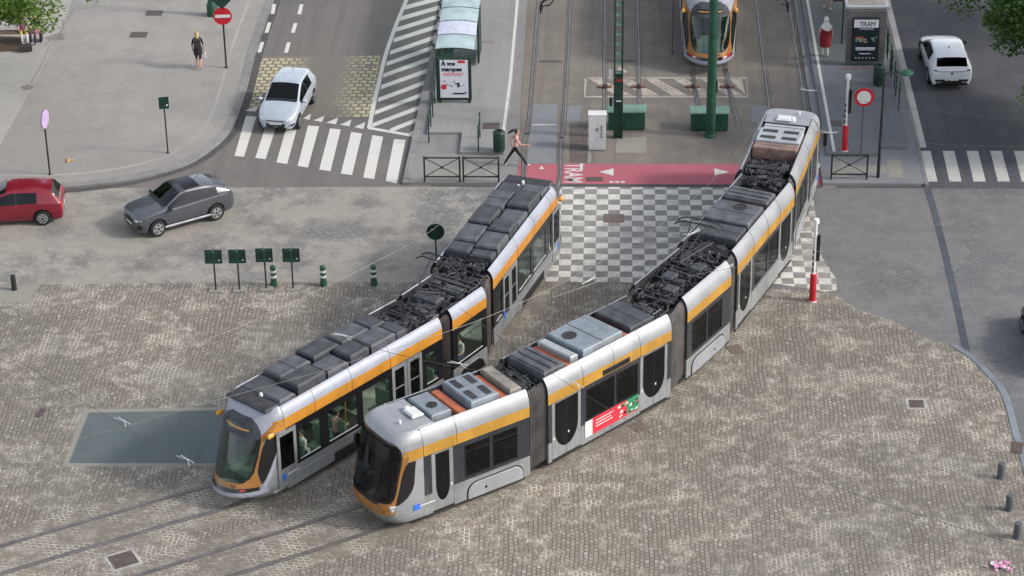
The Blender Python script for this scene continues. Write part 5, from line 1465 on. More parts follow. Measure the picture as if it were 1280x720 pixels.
FACE = [Vector((0, 1, 0)), 0]
BON = [('pelvis', 'waist', 'T'), ('waist', 'chest', 'T'), ('chest', 'neck', 'T'), ('neck', 'head', 'S')]
for s in 'LR': BON += [('chest', 'sh'+s, 'T'), ('sh'+s, 'el'+s, 'A'), ('el'+s, 'wrist'+s, 'F'), ('wrist'+s, 'hand'+s, 'S'), ('pelvis', 'hip'+s, 'P'), ('hip'+s, 'knee'+s, 'P'), ('knee'+s, 'ank'+s, 'C'), ('ank'+s, 'toe'+s, 'B')]
def pose(legs, arms, lean=(0, 0), wide=1.0, sit=None):
    """x right, y forward, z up; legs/arms: per side list of points relative to hip / shoulder"""
    lx, ly = lean; hz = sit if sit else .93
    J = {'pelvis': ((0, 0, hz), (.135*wide, .10*wide)), 'waist': ((lx*.3, ly*.3, hz+.17), (.112*wide, .085*wide)), 'chest': ((lx*.75, ly*.75, hz+.40), (.135*wide, .095*wide)), 'neck': ((lx, ly, hz+.555), .05), 'head': ((lx*1.1, ly*1.15+.012, hz+.69), .06)}
    for i, s in enumerate('LR'):
        sx = -1 if s == 'L' else 1
        hip = Vector((sx*.085, 0, hz-.05)); sh = Vector((lx*.8+sx*.17, ly*.8, hz+.47))
        J['hip'+s] = (tuple(hip), .085*wide); k, a, t = legs[i]
        J['knee'+s] = (tuple(hip+Vector(k)), .056); J['ank'+s] = (tuple(hip+Vector(k)+Vector(a)), .038); J['toe'+s] = (tuple(hip+Vector(k)+Vector(a)+Vector(t)), .034)
        J['sh'+s] = (tuple(sh), .055); e, w, h = arms[i]
        J['el'+s] = (tuple(sh+Vector(e)), .040); J['wrist'+s] = (tuple(sh+Vector(e)+Vector(w)), .028); J['hand'+s] = (tuple(sh+Vector(e)+Vector(w)+Vector(h)), .030)
    return J
def person(label, loc, rz, J, T, A, F, P, C, B, skin='skin', hair=None, hairstyle='short', scale=1.0, face=(0, 1), group='people'):
    slots = [skin, T, A, F, P, C, B, 'cloth_black']
    mp = {'S': 0, 'T': 1, 'A': 2, 'F': 3, 'P': 4, 'C': 5, 'B': 6}
    FACE[0] = Vector((face[0], face[1], 0)).normalized(); FACE[1] = 0
    o = person_body('person', J, [(a, b, mp[m]) for a, b, m in BON], slots, loc, rz, scale=scale)
    tag(o, label, 'person', group)
    h = Vector(J['head'][0]); fd = FACE[0]; ang = math.atan2(fd.y, fd.x)
    if hair:
        m = MB(); m.ellipsoid(h-fd*.022+Vector((0, 0, .035)), (.105, .09, .112), 0, 14, 8, rz=ang)
        if hairstyle == 'long':
            m.tube([h-fd*.05+Vector((0, 0, .05)), h-fd*.09+Vector((0, 0, -.08)), h-fd*.10+Vector((0, 0, -.24)), h-fd*.08+Vector((0, 0, -.33))], [.075, .085, .07, .03], 0, n=9)
        if hairstyle == 'pony':
            m.tube([h-fd*.08+Vector((0, 0, .09)), h-fd*.16+Vector((0, 0, .08)), h-fd*.28+Vector((0, 0, .0)), h-fd*.38+Vector((0, 0, -.06))], [.04, .06, .055, .015], 0, n=8)
        hr = m.build('hair', hair, o, smooth=True, ang=70)
    return o
def tubecloth(o, name, rings, mat):
    """a garment hung on the figure: rings of (centre, rx, ry)"""
    m = MB(); n = 18; R_ = []
    for k, (c, rx, ry) in enumerate(rings):
        R_.append([(c[0]+rx*cos(2*pi*i/n)*(1+.05*sin(i*2.4+k)), c[1]+ry*sin(2*pi*i/n)*(1+.05*sin(i*3.1)), c[2]) for i in range(n)])
    m.loft(R_, 0, True, False); return m.build(name, mat, o, smooth=True, ang=70)
ARM_D = ((-.05, -.03, -.27), (.0, .06, -.24), (0, .03, -.08)); ARM_DR = ((.05, -.03, -.27), (.0, .06, -.24), (0, .03, -.08))
# woman walking away with a backpack
J = pose([((0, .10, -.40), (0, -.05, -.41), (0, .13, -.03)), ((0, -.04, -.42), (0, -.20, -.36), (0, .11, -.06))], [((-.06, -.10, -.25), (0, .10, -.23), (0, .03, -.08)), ((.07, .02, -.27), (.01, .08, -.24), (0, .03, -.08))], (0, .03))
px, py = a2(249, 85.5, .12)
wo = person('blond woman in black with a dark backpack walking away on the pale pavement', (px, py, .12), R(8), J, 'cloth_black', 'cloth_black', 'skin', 'cloth_black', 'skin', 'leather', hair='hair_blond', hairstyle='long', scale=.985)
tubecloth(wo, 'skirt', [((0, .01, 1.08), .15, .12), ((0, .01, .92), .19, .16), ((0, .02, .68), .20, .18)], 'cloth_black')
m = MB(); m.box((0, -.17, 1.24), (.30, .16, .42), 0, bev=.05); m.box((0, -.26, 1.16), (.22, .05, .22), 0, bev=.02)
for s in (-1, 1): m.tube([(s*.11, -.1, 1.43), (s*.12, .03, 1.47), (s*.13, .13, 1.36), (s*.12, .08, 1.12), (s*.12, -.1, 1.06)], .018, n=5)
tag(m.build('backpack', 'leather', loc=(px, py, .12), rz=R(8)), 'dark backpack on the back of the blond woman', 'backpack')
m = MB(); m.box((0, 0, .12), (.06, .18, .24), 0, bev=.02); m.tube([(0, -.06, .23), (0, -.03, .33), (0, .03, .33), (0, .06, .23)], .006, n=5)
tag(m.build('carrier_bag', 'cloth_white', loc=(px+.30, py+.13, .56), rz=R(8)), 'small white bag in the right hand of the blond woman', 'bag')
# woman striding over the rails
J = pose([((-.02, -.24, -.36), (0, -.22, -.36), (0, .12, -.05)), ((.02, .26, -.35), (0, .20, -.37), (0, .14, .02))], [((-.10, -.20, -.20), (-.02, .02, -.24), (0, .04, -.07)), ((.08, .14, -.24), (.02, .24, -.02), (0, .08, .0))], (0, .05))
px, py = a2(644.5, 209.5, .0)
person('woman with black ponytail, pink top and black leggings striding across the rails', (px, py, -.02), R(-84), J, 'cloth_pink', 'cloth_pink', 'skin', 'cloth_black', 'cloth_black', 'cloth_white', hair='hair_black', hairstyle='pony', scale=.98)
# woman in a red cape and pale scarf
J = pose([((0, .06, -.41), (0, -.05, -.40), (0, .13, -.03)), ((0, -.05, -.41), (0, -.10, -.39), (0, .12, -.04))], [((-.10, -.03, -.26), (-.02, .05, -.24), (0, .03, -.08)), ((.10, -.03, -.26), (.02, .05, -.24), (0, .03, -.08))], (0, .02))
px, py = a2(1031, 70, .22)
wr_ = person('person in a dark red dress with pale headscarf walking away on the platform', (px, py, .22), R(10), J, 'cloth_red', 'cloth_pink', 'cloth_pink', 'cloth_red', 'cloth_white', 'leather', scale=1.02)
tubecloth(wr_, 'dress', [((0, .01, 1.44), .10, .09), ((0, .01, 1.36), .22, .14), ((0, .01, 1.1), .24, .18), ((0, .01, .8), .25, .20), ((0, .01, .46), .25, .22)], 'cloth_red')
m = MB(); m.ellipsoid((0, .0, 1.65), (.115, .12, .15), 0, 14, 9)
m.loft([[(.09*cos(2*pi*i/14), .09*sin(2*pi*i/14), 1.56) for i in range(14)], [(.16*cos(2*pi*i/14), .13*sin(2*pi*i/14)-.01, 1.46) for i in range(14)], [(.25*cos(2*pi*i/14), .18*sin(2*pi*i/14)-.01, 1.36) for i in range(14)], [(.23*cos(2*pi*i/14), .19*sin(2*pi*i/14)-.02, 1.26+.05*sin(i)) for i in range(14)]], 0, True, False)
m.build('headscarf', 'cloth_white', wr_, smooth=True, ang=70)
# pedestrian mostly above the frame
J = pose([((0, .12, -.40), (0, -.02, -.41), (0, .13, -.03)), ((0, -.08, -.41), (0, -.16, -.38), (0, .12, -.04))], [((-.06, -.08, -.26), (-.0, .08, -.24), (0, .03, -.08)), ((.07, .04, -.26), (.0, .10, -.23), (0, .03, -.08))], (0, .02))
px, py = a2(1034, 11, .22)
person('pedestrian with bare legs and white shoes on the platform near the red sign', (px, py, .22), R(200), J, 'cloth_blue', 'cloth_blue', 'skin', 'cloth_blue', 'skin', 'cloth_white', hair='hair_black')
# two people on the bench under the tree
SIT = [((-.03, .42, .0), (0, .02, -.42), (0, .13, -.02)), ((.03, .42, .0), (0, .04, -.42), (0, .13, -.02))]
bx_, by_ = a2(34, 56, .12)
J = pose(SIT, [((-.06, .06, -.27), (.05, .20, -.08), (.02, .07, 0)), ((.06, .06, -.27), (-.05, .20, -.08), (-.02, .07, 0))], (0, .05), sit=.55)
person('person in pink purple top and yellow trousers seated on the bench under the tree', (bx_-.22, by_+.35, .12), R(-160), J, 'cloth_purple', 'cloth_purple', 'skin', 'cloth_yellow', 'cloth_white', 'cloth_black', hair='hair_black', hairstyle='long')
J = pose(SIT, [((-.06, .06, -.27), (.05, .20, -.08), (.02, .07, 0)), ((.06, .06, -.27), (-.05, .20, -.08), (-.02, .07, 0))], (0, .07), sit=.55)
person('dark-haired person in dark clothes seated on the bench end beside the purple top', (bx_+.42, by_+.45, .12), R(-200), J, 'cloth_black', 'cloth_black', 'skin', 'cloth_purple', 'cloth_black', 'cloth_black', hair='hair_black', hairstyle='long')
t = empty('park_bench', (bx_-.55, by_+.38, .12), R(4)); tag(t, 'dark low bench under the leafy tree in the upper left corner', 'bench')
m = MB()
for k in range(4): m.box((0, -.18+k*.12, .45), (2.6, .10, .04), 0, bev=.01)
m.build('seat', 'wood', t)
for x in (-1.1, 1.1): m = MB(); m.box((x, 0, .215), (.09, .42, .43), 0, bev=.015); m.build('leg', 'black_paint', t)
m = MB(); m.box((0, 0, .17), (.55, .3, .32), 0, bev=.05); m.tube([(-.15, 0, .33), (-.08, 0, .46), (.08, 0, .46), (.15, 0, .33)], .015, n=5)
tag(m.build('travel_bag', 'leather', loc=(a2(33, 63, .12)[0], a2(33, 63, .12)[1]-.1, .12), rz=.3), 'dark bag on the ground in front of the bench', 'bag')
# people seen through the tram windows
def rider(label, o, x, y, face_to, top, seatz=.86, scale=1.0, hair='hair_black', skin='skin'):
    P = o.matrix_world @ Vector((x, y, .39)); a = o.matrix_world.to_euler().z+face_to
    J = pose(SIT, [((-.06, .10, -.25), (.04, .22, -.02), (.02, .07, 0)), ((.06, .10, -.25), (-.04, .22, -.02), (-.02, .07, 0))], (0, .04), sit=.56)
    person(label, (P.x, P.y, P.z), a, J, top, top, 'skin', 'cloth_blue', 'cloth_blue', 'cloth_black', skin=skin, hair=hair, scale=scale, group='tram riders')
bpy.context.view_layer.update()
rider('driver in white shirt in the cab of the shorter tram', oB[0], T2[0].L-1.75, .35, R(-90), 'cloth_white')
rider('rider in white seen through the window behind the cab door of the shorter tram', oB[0], 6.2, .70, R(-90), 'cloth_white')
rider('rider in pale top by the wide window before the double doors of the shorter tram', oB[0], 4.7, .70, R(90), 'cloth_pink')
rider('driver in dark blue behind the big windscreen of the long tram', oA[0], T3[0].L-1.35, .1, R(-90), 'cloth_blue')
rider('rider in pink at the front window of the long tram', oA[0], 2.1, .68, R(-90), 'cloth_pink', hair='hair_blond')
rider('rider in white at the window above the red advert', oA[1], 3.8, -.7, R(90), 'cloth_white')
rider('rider in dark red in the short middle section of the long tram', oA[2], .9, -.7, R(90), 'cloth_red', skin='skin_dark')
rider('rider in pale clothes in the short middle section of the shorter tram', oB[1], 1.0, -.68, R(90), 'cloth_white')
# ------------------------------------------------------------------ street furniture
def pole(h, r=.03, mat='grey_post', parent=None, loc=(0, 0, 0), cap=True, name='post', r2=None):
    m = MB(); m.tube([(0, 0, 0), (0, 0, h)], [r, r2 or r], 0, n=10)
    if cap: m.ellipsoid((0, 0, h), (r*1.1, r*1.1, r*.8), 0, 10, 5)
    m.lathe([(r*2.2, 0), (r*2.2, .02), (r*1.3, .05), (r, .06)], n=12)
    return m.build(name, mat, parent, loc=loc, smooth=True, ang=40)
def disc(r, t=.02, n=28, y=0, m=0):
    q = MB(); q.lathe([(.004, -t/2), (r, -t/2), (r, t/2), (.004, t/2)], (0, y, 0), n, m, 'y'); return q
# four direction boards seen from behind, in a row
rowl = ['green board back at the left end of the row of four', 'green board back second from the left in the row of four', 'green board back between the second board and the right end of the row of four', 'green board back at the right end of the row of four, beside a striped bollard']
first = None
for (px, py, ty), lb in zip(((270, 363, 311), (299.5, 362.5, 311), (333, 361, 310.5), (366.5, 361, 311)), rowl):
    x, y = a2(px, py)
    if first is None:
        t = empty('traffic_sign', (x, y, 0), R(2)); pole(1.67, .03, 'black_paint', t)
        m = MB(); m.box((0, -.03, 1.40), (.62, .025, .56), 0, bev=.012)
        bd = m.build('board', 'green_dark', t)
        m = MB()
        for z in (1.22, 1.58): m.box((0, -.052, z), (.5, .02, .045), 0)
        m.box((0, -.058, 1.40), (.05, .03, .5), 0); m.build('bracket', 'green_paint', bd)
        m = MB(); m.box((0, -.066, 1.63), (.06, .01, .05), 0); m.box((.2, -.048, 1.26), (.05, .01, .05), 0); m.build('sticker', 'white_plastic', bd)
        m = MB(); m.box((0, 0, .02), (.5, .38, .05), 0, bev=.02); m.build('foot', 'slab_pale', t)
        first = t
    else:
        t = copy_tree(first); t.location = (x, y, 0)
    tag(t, lb, 'sign', 'green board backs in a row')
# round sign back behind the left tram
x, y = a2(546, 344); t = empty('traffic_sign', (x, y, 0), R(3)); tag(t, 'round dark green sign back on a thin post behind the shorter tram', 'sign'); pole(2.1, .03, 'black_paint', t)
o = disc(.33).build('board', 'green_dark', t, loc=(0, -.05, 1.82), smooth=True); m = MB(); m.box((0, -.02, 0), (.05, .03, .6), 0); m.box((-.12, -.015, .1), (.06, .012, .05), 1); m.build('bracket', ['green_paint', 'white_plastic'], o)
# single board back on the pavement, disc seen almost edge-on
x, y = a2(210, 191, .12); t = empty('traffic_sign', (x, y, .12), R(12)); tag(t, 'single small green board back on a thin post in the pavement corner', 'sign'); pole(2.45, .03, 'black_paint', t)
m = MB(); m.box((0, -.04, 2.22), (.40, .03, .52), 0, bev=.012); o = m.build('board', 'green_dark', t); m = MB(); m.box((0, -.062, 2.22), (.05, .02, .48), 0); m.box((.12, -.06, 2.12), (.07, .012, .07), 1); m.build('bracket', ['green_paint', 'white_plastic'], o)
x, y = a2(62.5, 218, .12); t = empty('traffic_sign', (x, y, .12), R(80)); tag(t, 'pale purple round sign seen nearly edge-on at the left of the pavement', 'sign'); pole(2.75, .035, 'black_paint', t)
o = disc(.38).build('board', 'purple_white', t, loc=(0, -.05, 2.42), smooth=True); disc(.385, .012).build('board_back', 'black_paint', o, loc=(0, .02, 0))
# no entry
x, y = a2(283, 84.5, .12); t = empty('traffic_sign', (x, y, .12), R(4)); tag(t, 'red no entry sign with white bar on a post in the pale pavement', 'sign'); pole(3.2, .04, 'black_paint', t)
o = disc(.40).build('no_entry_disc', 'red_paint', t, loc=(0, -.06, 2.42), smooth=True); m = MB(); m.box((0, -.016, 0), (.64, .012, .14), 0, bev=.005); m.build('white_bar', 'white_paint', o)
m = MB()
for (y0, s, mt) in ((-.05, 1, 0),): m.loft([[(-.46, y0-.02, 3.2), (.46, y0-.02, 3.2), (0, y0-.02, 2.72-.0)], [(-.46, y0, 3.2), (.46, y0, 3.2), (0, y0, 2.72)]], 0)
o = m.build('triangle_board', 'green_dark', t)
x, y = a2(266, 19, .12); t = empty('lamp_post', (x, y, .12), 0); tag(t, 'thick green lamp post rising out of the top edge beside the no entry sign', 'lamp post')
m = MB(); m.lathe([(.26, 0), (.26, .5), (.2, .62), (.15, .9), (.12, 3), (.09, 8)], n=16); m.build('post', 'green_paint', t, smooth=True)
m = MB(); m.tube([(0, 0, 7.8), (.2, 0, 8.4), (1.0, 0, 8.7), (1.6, 0, 8.6)], .05, n=8); m.build('arm', 'green_paint', t)
m = MB(); m.ellipsoid((1.8, 0, 8.5), (.38, .18, .12), 0); m.build('lamp_head', 'green_dark', t, smooth=True)
# no vehicles sign + slim street lamp at the right platform
x, y = a2(1076, 191, .22); t = empty('traffic_sign', (x, y, .22), R(-3)); tag(t, 'round white sign with red ring on a thin post at the right platform end', 'sign'); pole(2.75, .03, 'grey_post', t)
o = disc(.40).build('red_disc', 'red_paint', t, loc=(0, -.05, 2.45), smooth=True); disc(.275, .01).build('white_disc', 'white_paint', o, loc=(0, -.016, 0), smooth=True)
x, y = a2(1097.5, 221.5, .1); t = empty('street_lamp', (x, y, .1), R(0)); tag(t, 'slim black street lamp with small green head beside the right barrier', 'street lamp')
m = MB(); m.tube([(0, 0, 0), (0, 0, 1.4), (0, 0, 4.3), (.05, .0, 4.45)], [.07, .055, .045, .04], n=10); m.tube([(.03, 0, 4.43), (.72, 0, 4.5)], .03, n=8); m.build('post', 'black_paint', t, smooth=True)
m = MB(); m.lathe([(.02, .12), (.12, .10), (.27, .02), (.27, -.04), (.2, -.05)], (.85, 0, 4.48), 18); h = m.build('lamp_head', 'green_paint', t, smooth=True); m = MB(); m.ellipsoid((.85, 0, 4.43), (.19, .19, .07), 0, 14, 6); m.build('lamp_glass', 'lamp_glass', h, smooth=True)
# red and white posts with black louvre panel
def rw_post(px, py, z, label, stripes):
    x, y = a2(px, py, z); t = empty('warning_post', (x, y, z)); tag(t, label, 'post', 'red and white posts')
    m = MB(); m.lathe([(.16, 0), (.16, .05), (.12, .06), (.12, 1.05), (.105, 1.12), (.08, 1.13)], n=18, fm=lambda k, i: 1 if k < 1 else 0); m.build('sleeve', ['red_paint', 'white_paint'], t, smooth=True, ang=40)
    m = MB(); m.tube([(0, 0, 1.1), (0, 0, 3.15)], .055, 0, n=14)
    p = m.build('post', 'white_paint', t, smooth=True, ang=40)
    m = MB()
    for k in range(4): m.box((-.05, -.04, 1.28+k*.24), (.05, .08, .13), 0, bev=.012)
    m.build('dark_marks', 'black_paint', p)
    m = MB(); m.lathe([(.06, 3.12), (.11, 3.13), (.11, 3.26), (.09, 3.31), (.01, 3.32)], n=16); m.build('cap', 'white_paint', t, smooth=True, ang=40)
    m = MB(); m.box((.12, .02, 2.15), (.12, .12, 1.05), 0, bev=.02)
    for k in range(7): m.box((.12, -.05, 1.72+k*.14), (.10, .02, .05), 0)
    m.build('signal_panel', 'black_paint', t)
rw_post(1015.5, 376, 0, 'tall red and white post on the cobbles at the checkered corner', 4)
rw_post(1055.5, 188, .22, 'red and white post on the right platform beside the ringed sign', 4)
# striped bollards, stone-grey bollards
first = None
for (px, py), lb in zip(((342.5, 357), (404.5, 357), (467.5, 356)), ('green and white banded bollard between the right-hand two board backs', 'green and white banded bollard standing alone between two others', 'green and white banded bollard closest to the shorter tram')):
    x, y = a2(px, py)
    if first is None:
        m = MB(); pr = [(.13, 0), (.13, .16), (.11, .2), (.11, .34), (.11, .46), (.11, .56), (.11, .66), (.11, .76), (.10, .80), (.06, .83), (.004, .84)]
        m.lathe(pr, n=18, fm=lambda k, i: 1 if k in (3, 5) else 0); first = m.build('bollard', ['green_paint', 'white_paint'], loc=(x, y, 0), smooth=True, ang=40); o = first
    else: o = first.copy(); COL.objects.link(o); o.location = (x, y, 0)
    tag(o, lb, 'bollard', 'banded bollards')
first = None
for (px, py), lb in zip(((1251, 597), (1261.5, 637), (1271.5, 672)), ('squat grey post furthest from the camera of the three by the right kerb', 'squat grey post in the middle of the three by the right kerb', 'squat grey post nearest the pink litter')):
    x, y = a2(px, py)
    if first is None:
        m = MB(); m.lathe([(.135, 0), (.13, .05), (.125, .50), (.11, .54), (.004, .55)], n=18); first = m.build('stone_post', 'grey_post', loc=(x, y, 0), smooth=True, ang=40); o = first
    else: o = first.copy(); COL.objects.link(o); o.location = (x, y, 0)
    tag(o, lb, 'post', 'squat grey posts')
x, y = a2(18, 362); m = MB(); m.lathe([(.11, 0), (.10, .05), (.09, .55), (.07, .6), (.004, .61)], n=16); tag(m.build('stone_post', 'black_paint', loc=(x, y, 0), smooth=True, ang=40), 'lone dark post on the pale concrete pad at the left edge', 'post')
# cross barriers
first = None
for (xa, xb, py), lb in zip(((530, 576, 227), (578, 625, 227), (1038, 1084, 224)), ('black barrier with crossed bars, left one of the pair', 'black barrier with crossed bars, of the pair the one nearest the walking woman', 'black barrier with crossed bars standing alone before the right platform')):
    A, B = a2(xa, py, .1), a2(xb, py, .1); w = B[0]-A[0]
    if first is None:
        t = empty('barrier', ((A[0]+B[0])/2, A[1], .1))
        for s in (-1, 1):
            m = MB(); m.box((s*(w/2-.03), 0, .55), (.065, .065, 1.1), 0, bev=.01); m.build('post', 'black_paint', t)
        for z in (1.04, .22): m = MB(); m.box((0, 0, z), (w-.13, .05, .045)); m.build('rail', 'black_paint', t)
        m = MB(); m.tube([(-w/2+.06, 0, .24), (w/2-.06, 0, 1.02)], .018, n=6); m.tube([(-w/2+.06, .006, 1.02), (w/2-.06, .006, .24)], .018, n=6); m.ellipsoid((0, 0, .63), (.06, .03, .06)); m.build('cross_bars', 'black_paint', t)
        first = t
    else: t = copy_tree(first); t.location = ((A[0]+B[0])/2, A[1], .1)
    tag(t, lb, 'barrier', 'crossed-bar barriers')
# railings along the platforms (seen end-on)
first = None
RL = [(536, 176, 'thin green railing at the platform kerb nearest the left zebra crossing'), (541, 147, 'thin green railing beside the poster panel at the hatched road edge'), (598, 190, 'thin dark railing beside the green litter bin'),
      (1123.5, 135, 'thin green railing nearest the street lamp along the right platform'), (1118, 109, 'thin green railing behind the green bin, second from the street lamp'), (1113, 87, 'thin green railing beside the poster of the right shelter'), (1108.5, 66, 'thin green railing beside the front roof corner of the right shelter'), (1104.5, 44, 'thin green railing beside the right shelter roof, the one furthest away')]
for px, py, lb in RL:
    x, y = a2(px, py, .22)
    if first is None:
        t = empty('railing', (x, y, .22))
        for yy in (.05, 1.35): m = MB(); m.tube([(0, yy, -.1), (0, yy, 1.05)], .028, n=8); m.ellipsoid((0, yy, 1.08), (.045, .045, .045)); m.build('post', 'green_dark', t, smooth=True)
        for z in (.95, .55): m = MB(); m.tube([(0, .05, z), (0, 1.35, z)], .02, n=7); m.build('rail', 'green_dark', t)
        first = t
    else: t = copy_tree(first); t.location = (x, y, .22)
    tag(t, lb, 'railing', 'thin railings')
# litter bins
first = None
for px, py, lb in ((624, 189, 'dark green litter bin beside the woman crossing the rails'), (1098, 106, 'dark green litter bin in front of the right shelter poster')):
    x, y = a2(px, py, .22)
    if first is None:
        t = empty('litter_bin', (x, y, .22)); m = MB(); m.lathe([(.15, 0), (.22, .04), (.24, .2), (.24, .72), (.22, .78)], n=20); m.build('drum', 'green_dark', t, smooth=True, ang=40)
        m = MB(); m.lathe([(.235, .78), (.25, .82), (.21, .90), (.12, .92), (.11, .86), (.01, .85)], n=20, fm=lambda k, i: 1 if k > 2 else 0); m.build('lid', ['green_dark', 'black_paint'], t, smooth=True, ang=40); first = t
    else: t = copy_tree(first); t.location = (x, y, .22)
    tag(t, lb, 'bin', 'green litter bins')
# white cabinet with scribbles
x, y = a2(746.5, 188.5); t = empty('electric_cabinet', (x, y+.2, 0)); tag(t, 'white electric cabinet with black scribbles beside the lattice mast', 'cabinet')
m = MB(); m.box((0, 0, .80), (.70, .42, 1.52), 0, bev=.015); m.box((0, 0, .05), (.70, .38, .1), 1); m.box((0, 0, 1.575), (.74, .46, .04), 0, bev=.01); b = m.build('case', ['white_plastic', 'slab_grey'], t)
for s in (-1, 1): m = MB(); m.box((s*.175, -.216, .82), (.33, .014, 1.36), 0, bev=.004); d = m.build('door', 'white_plastic', t); m = MB(); m.box((s*.03, -.228, .95), (.02, .014, .14)); m.build('handle', 'grey_post', d)
m = MB(); rn = random.Random(5); pts = []
for k in range(4):
    z = 1.1-.15*k; m.tube([(.10, -.226, z), (.16, -.226, z+.06), (.2, -.226, z-.03), (.15, -.226, z-.07), (.25, -.226, z-.02)], .012, n=4)
m.build('scribble', 'black_paint', t)
# green bins at the mast feet
for px, py, lb in ((778.5, 163.5, 'long green box with pale lid behind the lattice mast'), (882, 165, 'long green box with pale lid behind the plain green mast')):
    x, y = a2(px, py); t = empty('track_box', (x+.15, y+.35, 0)); tag(t, lb, 'box', 'green boxes behind the masts')
    m = MB(); m.box((0, 0, .40), (1.5, .62, .76), 0, bev=.03); m.build('body', 'green_paint', t)
    m = MB(); m.box((0, 0, .82), (1.62, .72, .09), 0, bev=.03); m.build('lid', 'green_lid', t)
# overhead line masts
x, y = a2(772.5, 172); t = empty('lattice_mast', (x, y, 0)); tag(t, 'green ladder-like lattice mast standing between the tracks', 'mast')
for s in (-1, 1):
    m = MB(); m.box((s*.155, 0, 6.0), (.07, .24, 12), 0, bev=.01); m.build('rail', 'green_dark', t)
for k in range(22): m = MB(); m.box((0, 0, 2.9+k*.42), (.26, .2, .07), 0); m.build('rung', 'green_lid', t)
m = MB(); m.box((0, .04, 1.45), (.30, .10, 2.9), 0); m.build('lower_web', 'green_paint', t)
m = MB(); m.box((0, -.16, 2.2), (.34, .10, 1.1), 0, bev=.02); p = m.build('signal_box', 'green_dark', t); m = MB(); m.box((.02, -.215, 2.64), (.22, .012, .07)); m.build('red_plate', 'red_paint', p); m = MB(); m.box((.02, -.215, 1.72), (.2, .012, .05)); m.build('white_plate', 'white_plastic', p)
m = MB(); m.box((-.30, 0, 2.78), (.14, .14, .46), 0, bev=.02); m.build('white_box', 'white_plastic', t)
m = MB(); m.box((-.30, 0, 1.6), (.13, .14, .36), 0, bev=.02); m.build('grey_box', 'green_dark', t)
def hook(t, s, reach):
    m = MB(); pts = [(s*.15, 0, 6.55), (s*1.2, 0, 6.42), (s*2.4, 0, 6.22), (s*(reach-.25), 0, 6.05), (s*(reach-.05), 0, 5.9), (s*reach, 0, 5.65), (s*(reach-.02), 0, 5.45)]
    m.tube(catmull(pts, 4), .05, n=7); m.tube(catmull([(s*(reach-.5), 0, 6.0), (s*(reach-.35), 0, 5.8), (s*(reach-.1), 0, 5.75), (s*(reach-.05), 0, 5.6)], 4), .03, n=6)
    m.build('bracket_arm', 'black_paint', t, smooth=True, ang=60)
hook(t, -1, 3.1)
x, y = a2(888, 170); t = empty('plain_mast', (x, y, 0)); tag(t, 'plain solid green mast in front of the waiting tram', 'mast')
m = MB(); m.tube([(0, 0, 0), (.0, .05, 12)], [.20, .16], 0, n=14); m.lathe([(.26, 0), (.26, .08), (.22, .12)], n=14); m.build('post', 'green_paint', t, smooth=True, ang=40)
m = MB(); m.box((.2, 0, 2.2), (.08, .12, .5), 0, bev=.01); m.build('side_box', 'black_paint', t); hook(t, 1, 2.95)
# glass-roofed shelter with poster panel
t = empty('glass_shelter', (-6.42, 97.8, .22)); tag(t, 'glass-roofed tram shelter with curved pale panels on dark ribs', 'shelter')
P_ = 1.48; N_ = 8
def arc(x): return 2.24+.09*(1-((x+.1)/.85)**2)
xs_ = [-.80+.16*k for k in range(11)]
for k in range(N_):
    m = MB(); y0, y1 = k*P_+.04, (k+1)*P_-.04
    m.loft([[(x, y0, arc(x)), (x, y1, arc(x)), (x, y1, arc(x)+.02), (x, y0, arc(x)+.02)] for x in xs_], 0)
    m.build('roof_panel', 'shelter_lilac' if k == 1 else 'shelter_glass', t, smooth=True, ang=40)
for k in range(N_+1):
    m = MB(); m.tube([(x, k*P_, arc(x)+.005) for x in xs_], .028, n=6); r_ = m.build('roof_rib', 'green_dark', t)
    m = MB(); m.tube([(-.76, k*P_, -.1), (-.76, k*P_, 2.2)], .045, n=8); m.tube([(-.76, k*P_, 2.2), (-.86, k*P_, 2.3), (-.86, k*P_, 2.45)], .03, n=6); m.ellipsoid((-.86, k*P_, 2.48), (.08, .08, .09)); m.build('post', 'green_dark', t, smooth=True, ang=50)
for k in range(N_):
    m = MB(); m.box((-.76, (k+.5)*P_, 1.15), (.02, P_-.16, 1.7)); m.build('back_panel', 'glass_clear', t)
m = MB(); m.box((-.5, 3.0, .46), (.4, 4.0, .05), 0, bev=.015); 
m.box((-.5, 1.4, .22), (.3, .06, .44)); m.box((-.5, 4.6, .22), (.3, .06, .44)); m.build('bench', 'green_dark', t)
m = MB(); m.box((.78, 5.15, 1.08), (.10, .12, 2.1), 0); m.box((.78, 4.3, 1.1), (.08, 1.6, 2.0), 0, bev=.02); m.build('side_panel', 'green_dark', t)
A, B = a2(547, 129, .22), a2(590, 127, .22)
t = empty('poster_panel', ((A[0]+B[0])/2, A[1]+.05, .22), R(0)); tag(t, 'dark green lit poster frame with white poster in front of the glass shelter', 'poster panel')
w = B[0]-A[0]
m = MB(); m.box((0, .05, 1.08), (w, .14, 1.94), 0, bev=.03); m.box((-w/2+.1, .05, .12), (.14, .12, .3)); m.box((w/2-.1, .05, .12), (.14, .12, .3)); m.build('frame', 'green_dark', t)
m = MB(); m.box((0, -.03, 1.10), (w-.26, .02, 1.70)); ps = m.build('poster', 'poster_white', t)
textmesh('lettering', 'À vos\nmarques', .255, 'tram_black', ps, (-w/2+.20, -.045, 1.66), (R(90), 0, 0), .002, 'LEFT', sx=.96, bold=.012)
m = MB(); m.box((.32, -.044, 1.88), (.30, .006, .12)); m.build('red_tab', 'ad_red', ps)
m = MB(); m.box((-.03, -.044, 1.36), (.86, .006, .022)); m.box((-.05, -.044, 1.28), (.8, .006, .035)); m.build('red_line', 'ad_red', ps)
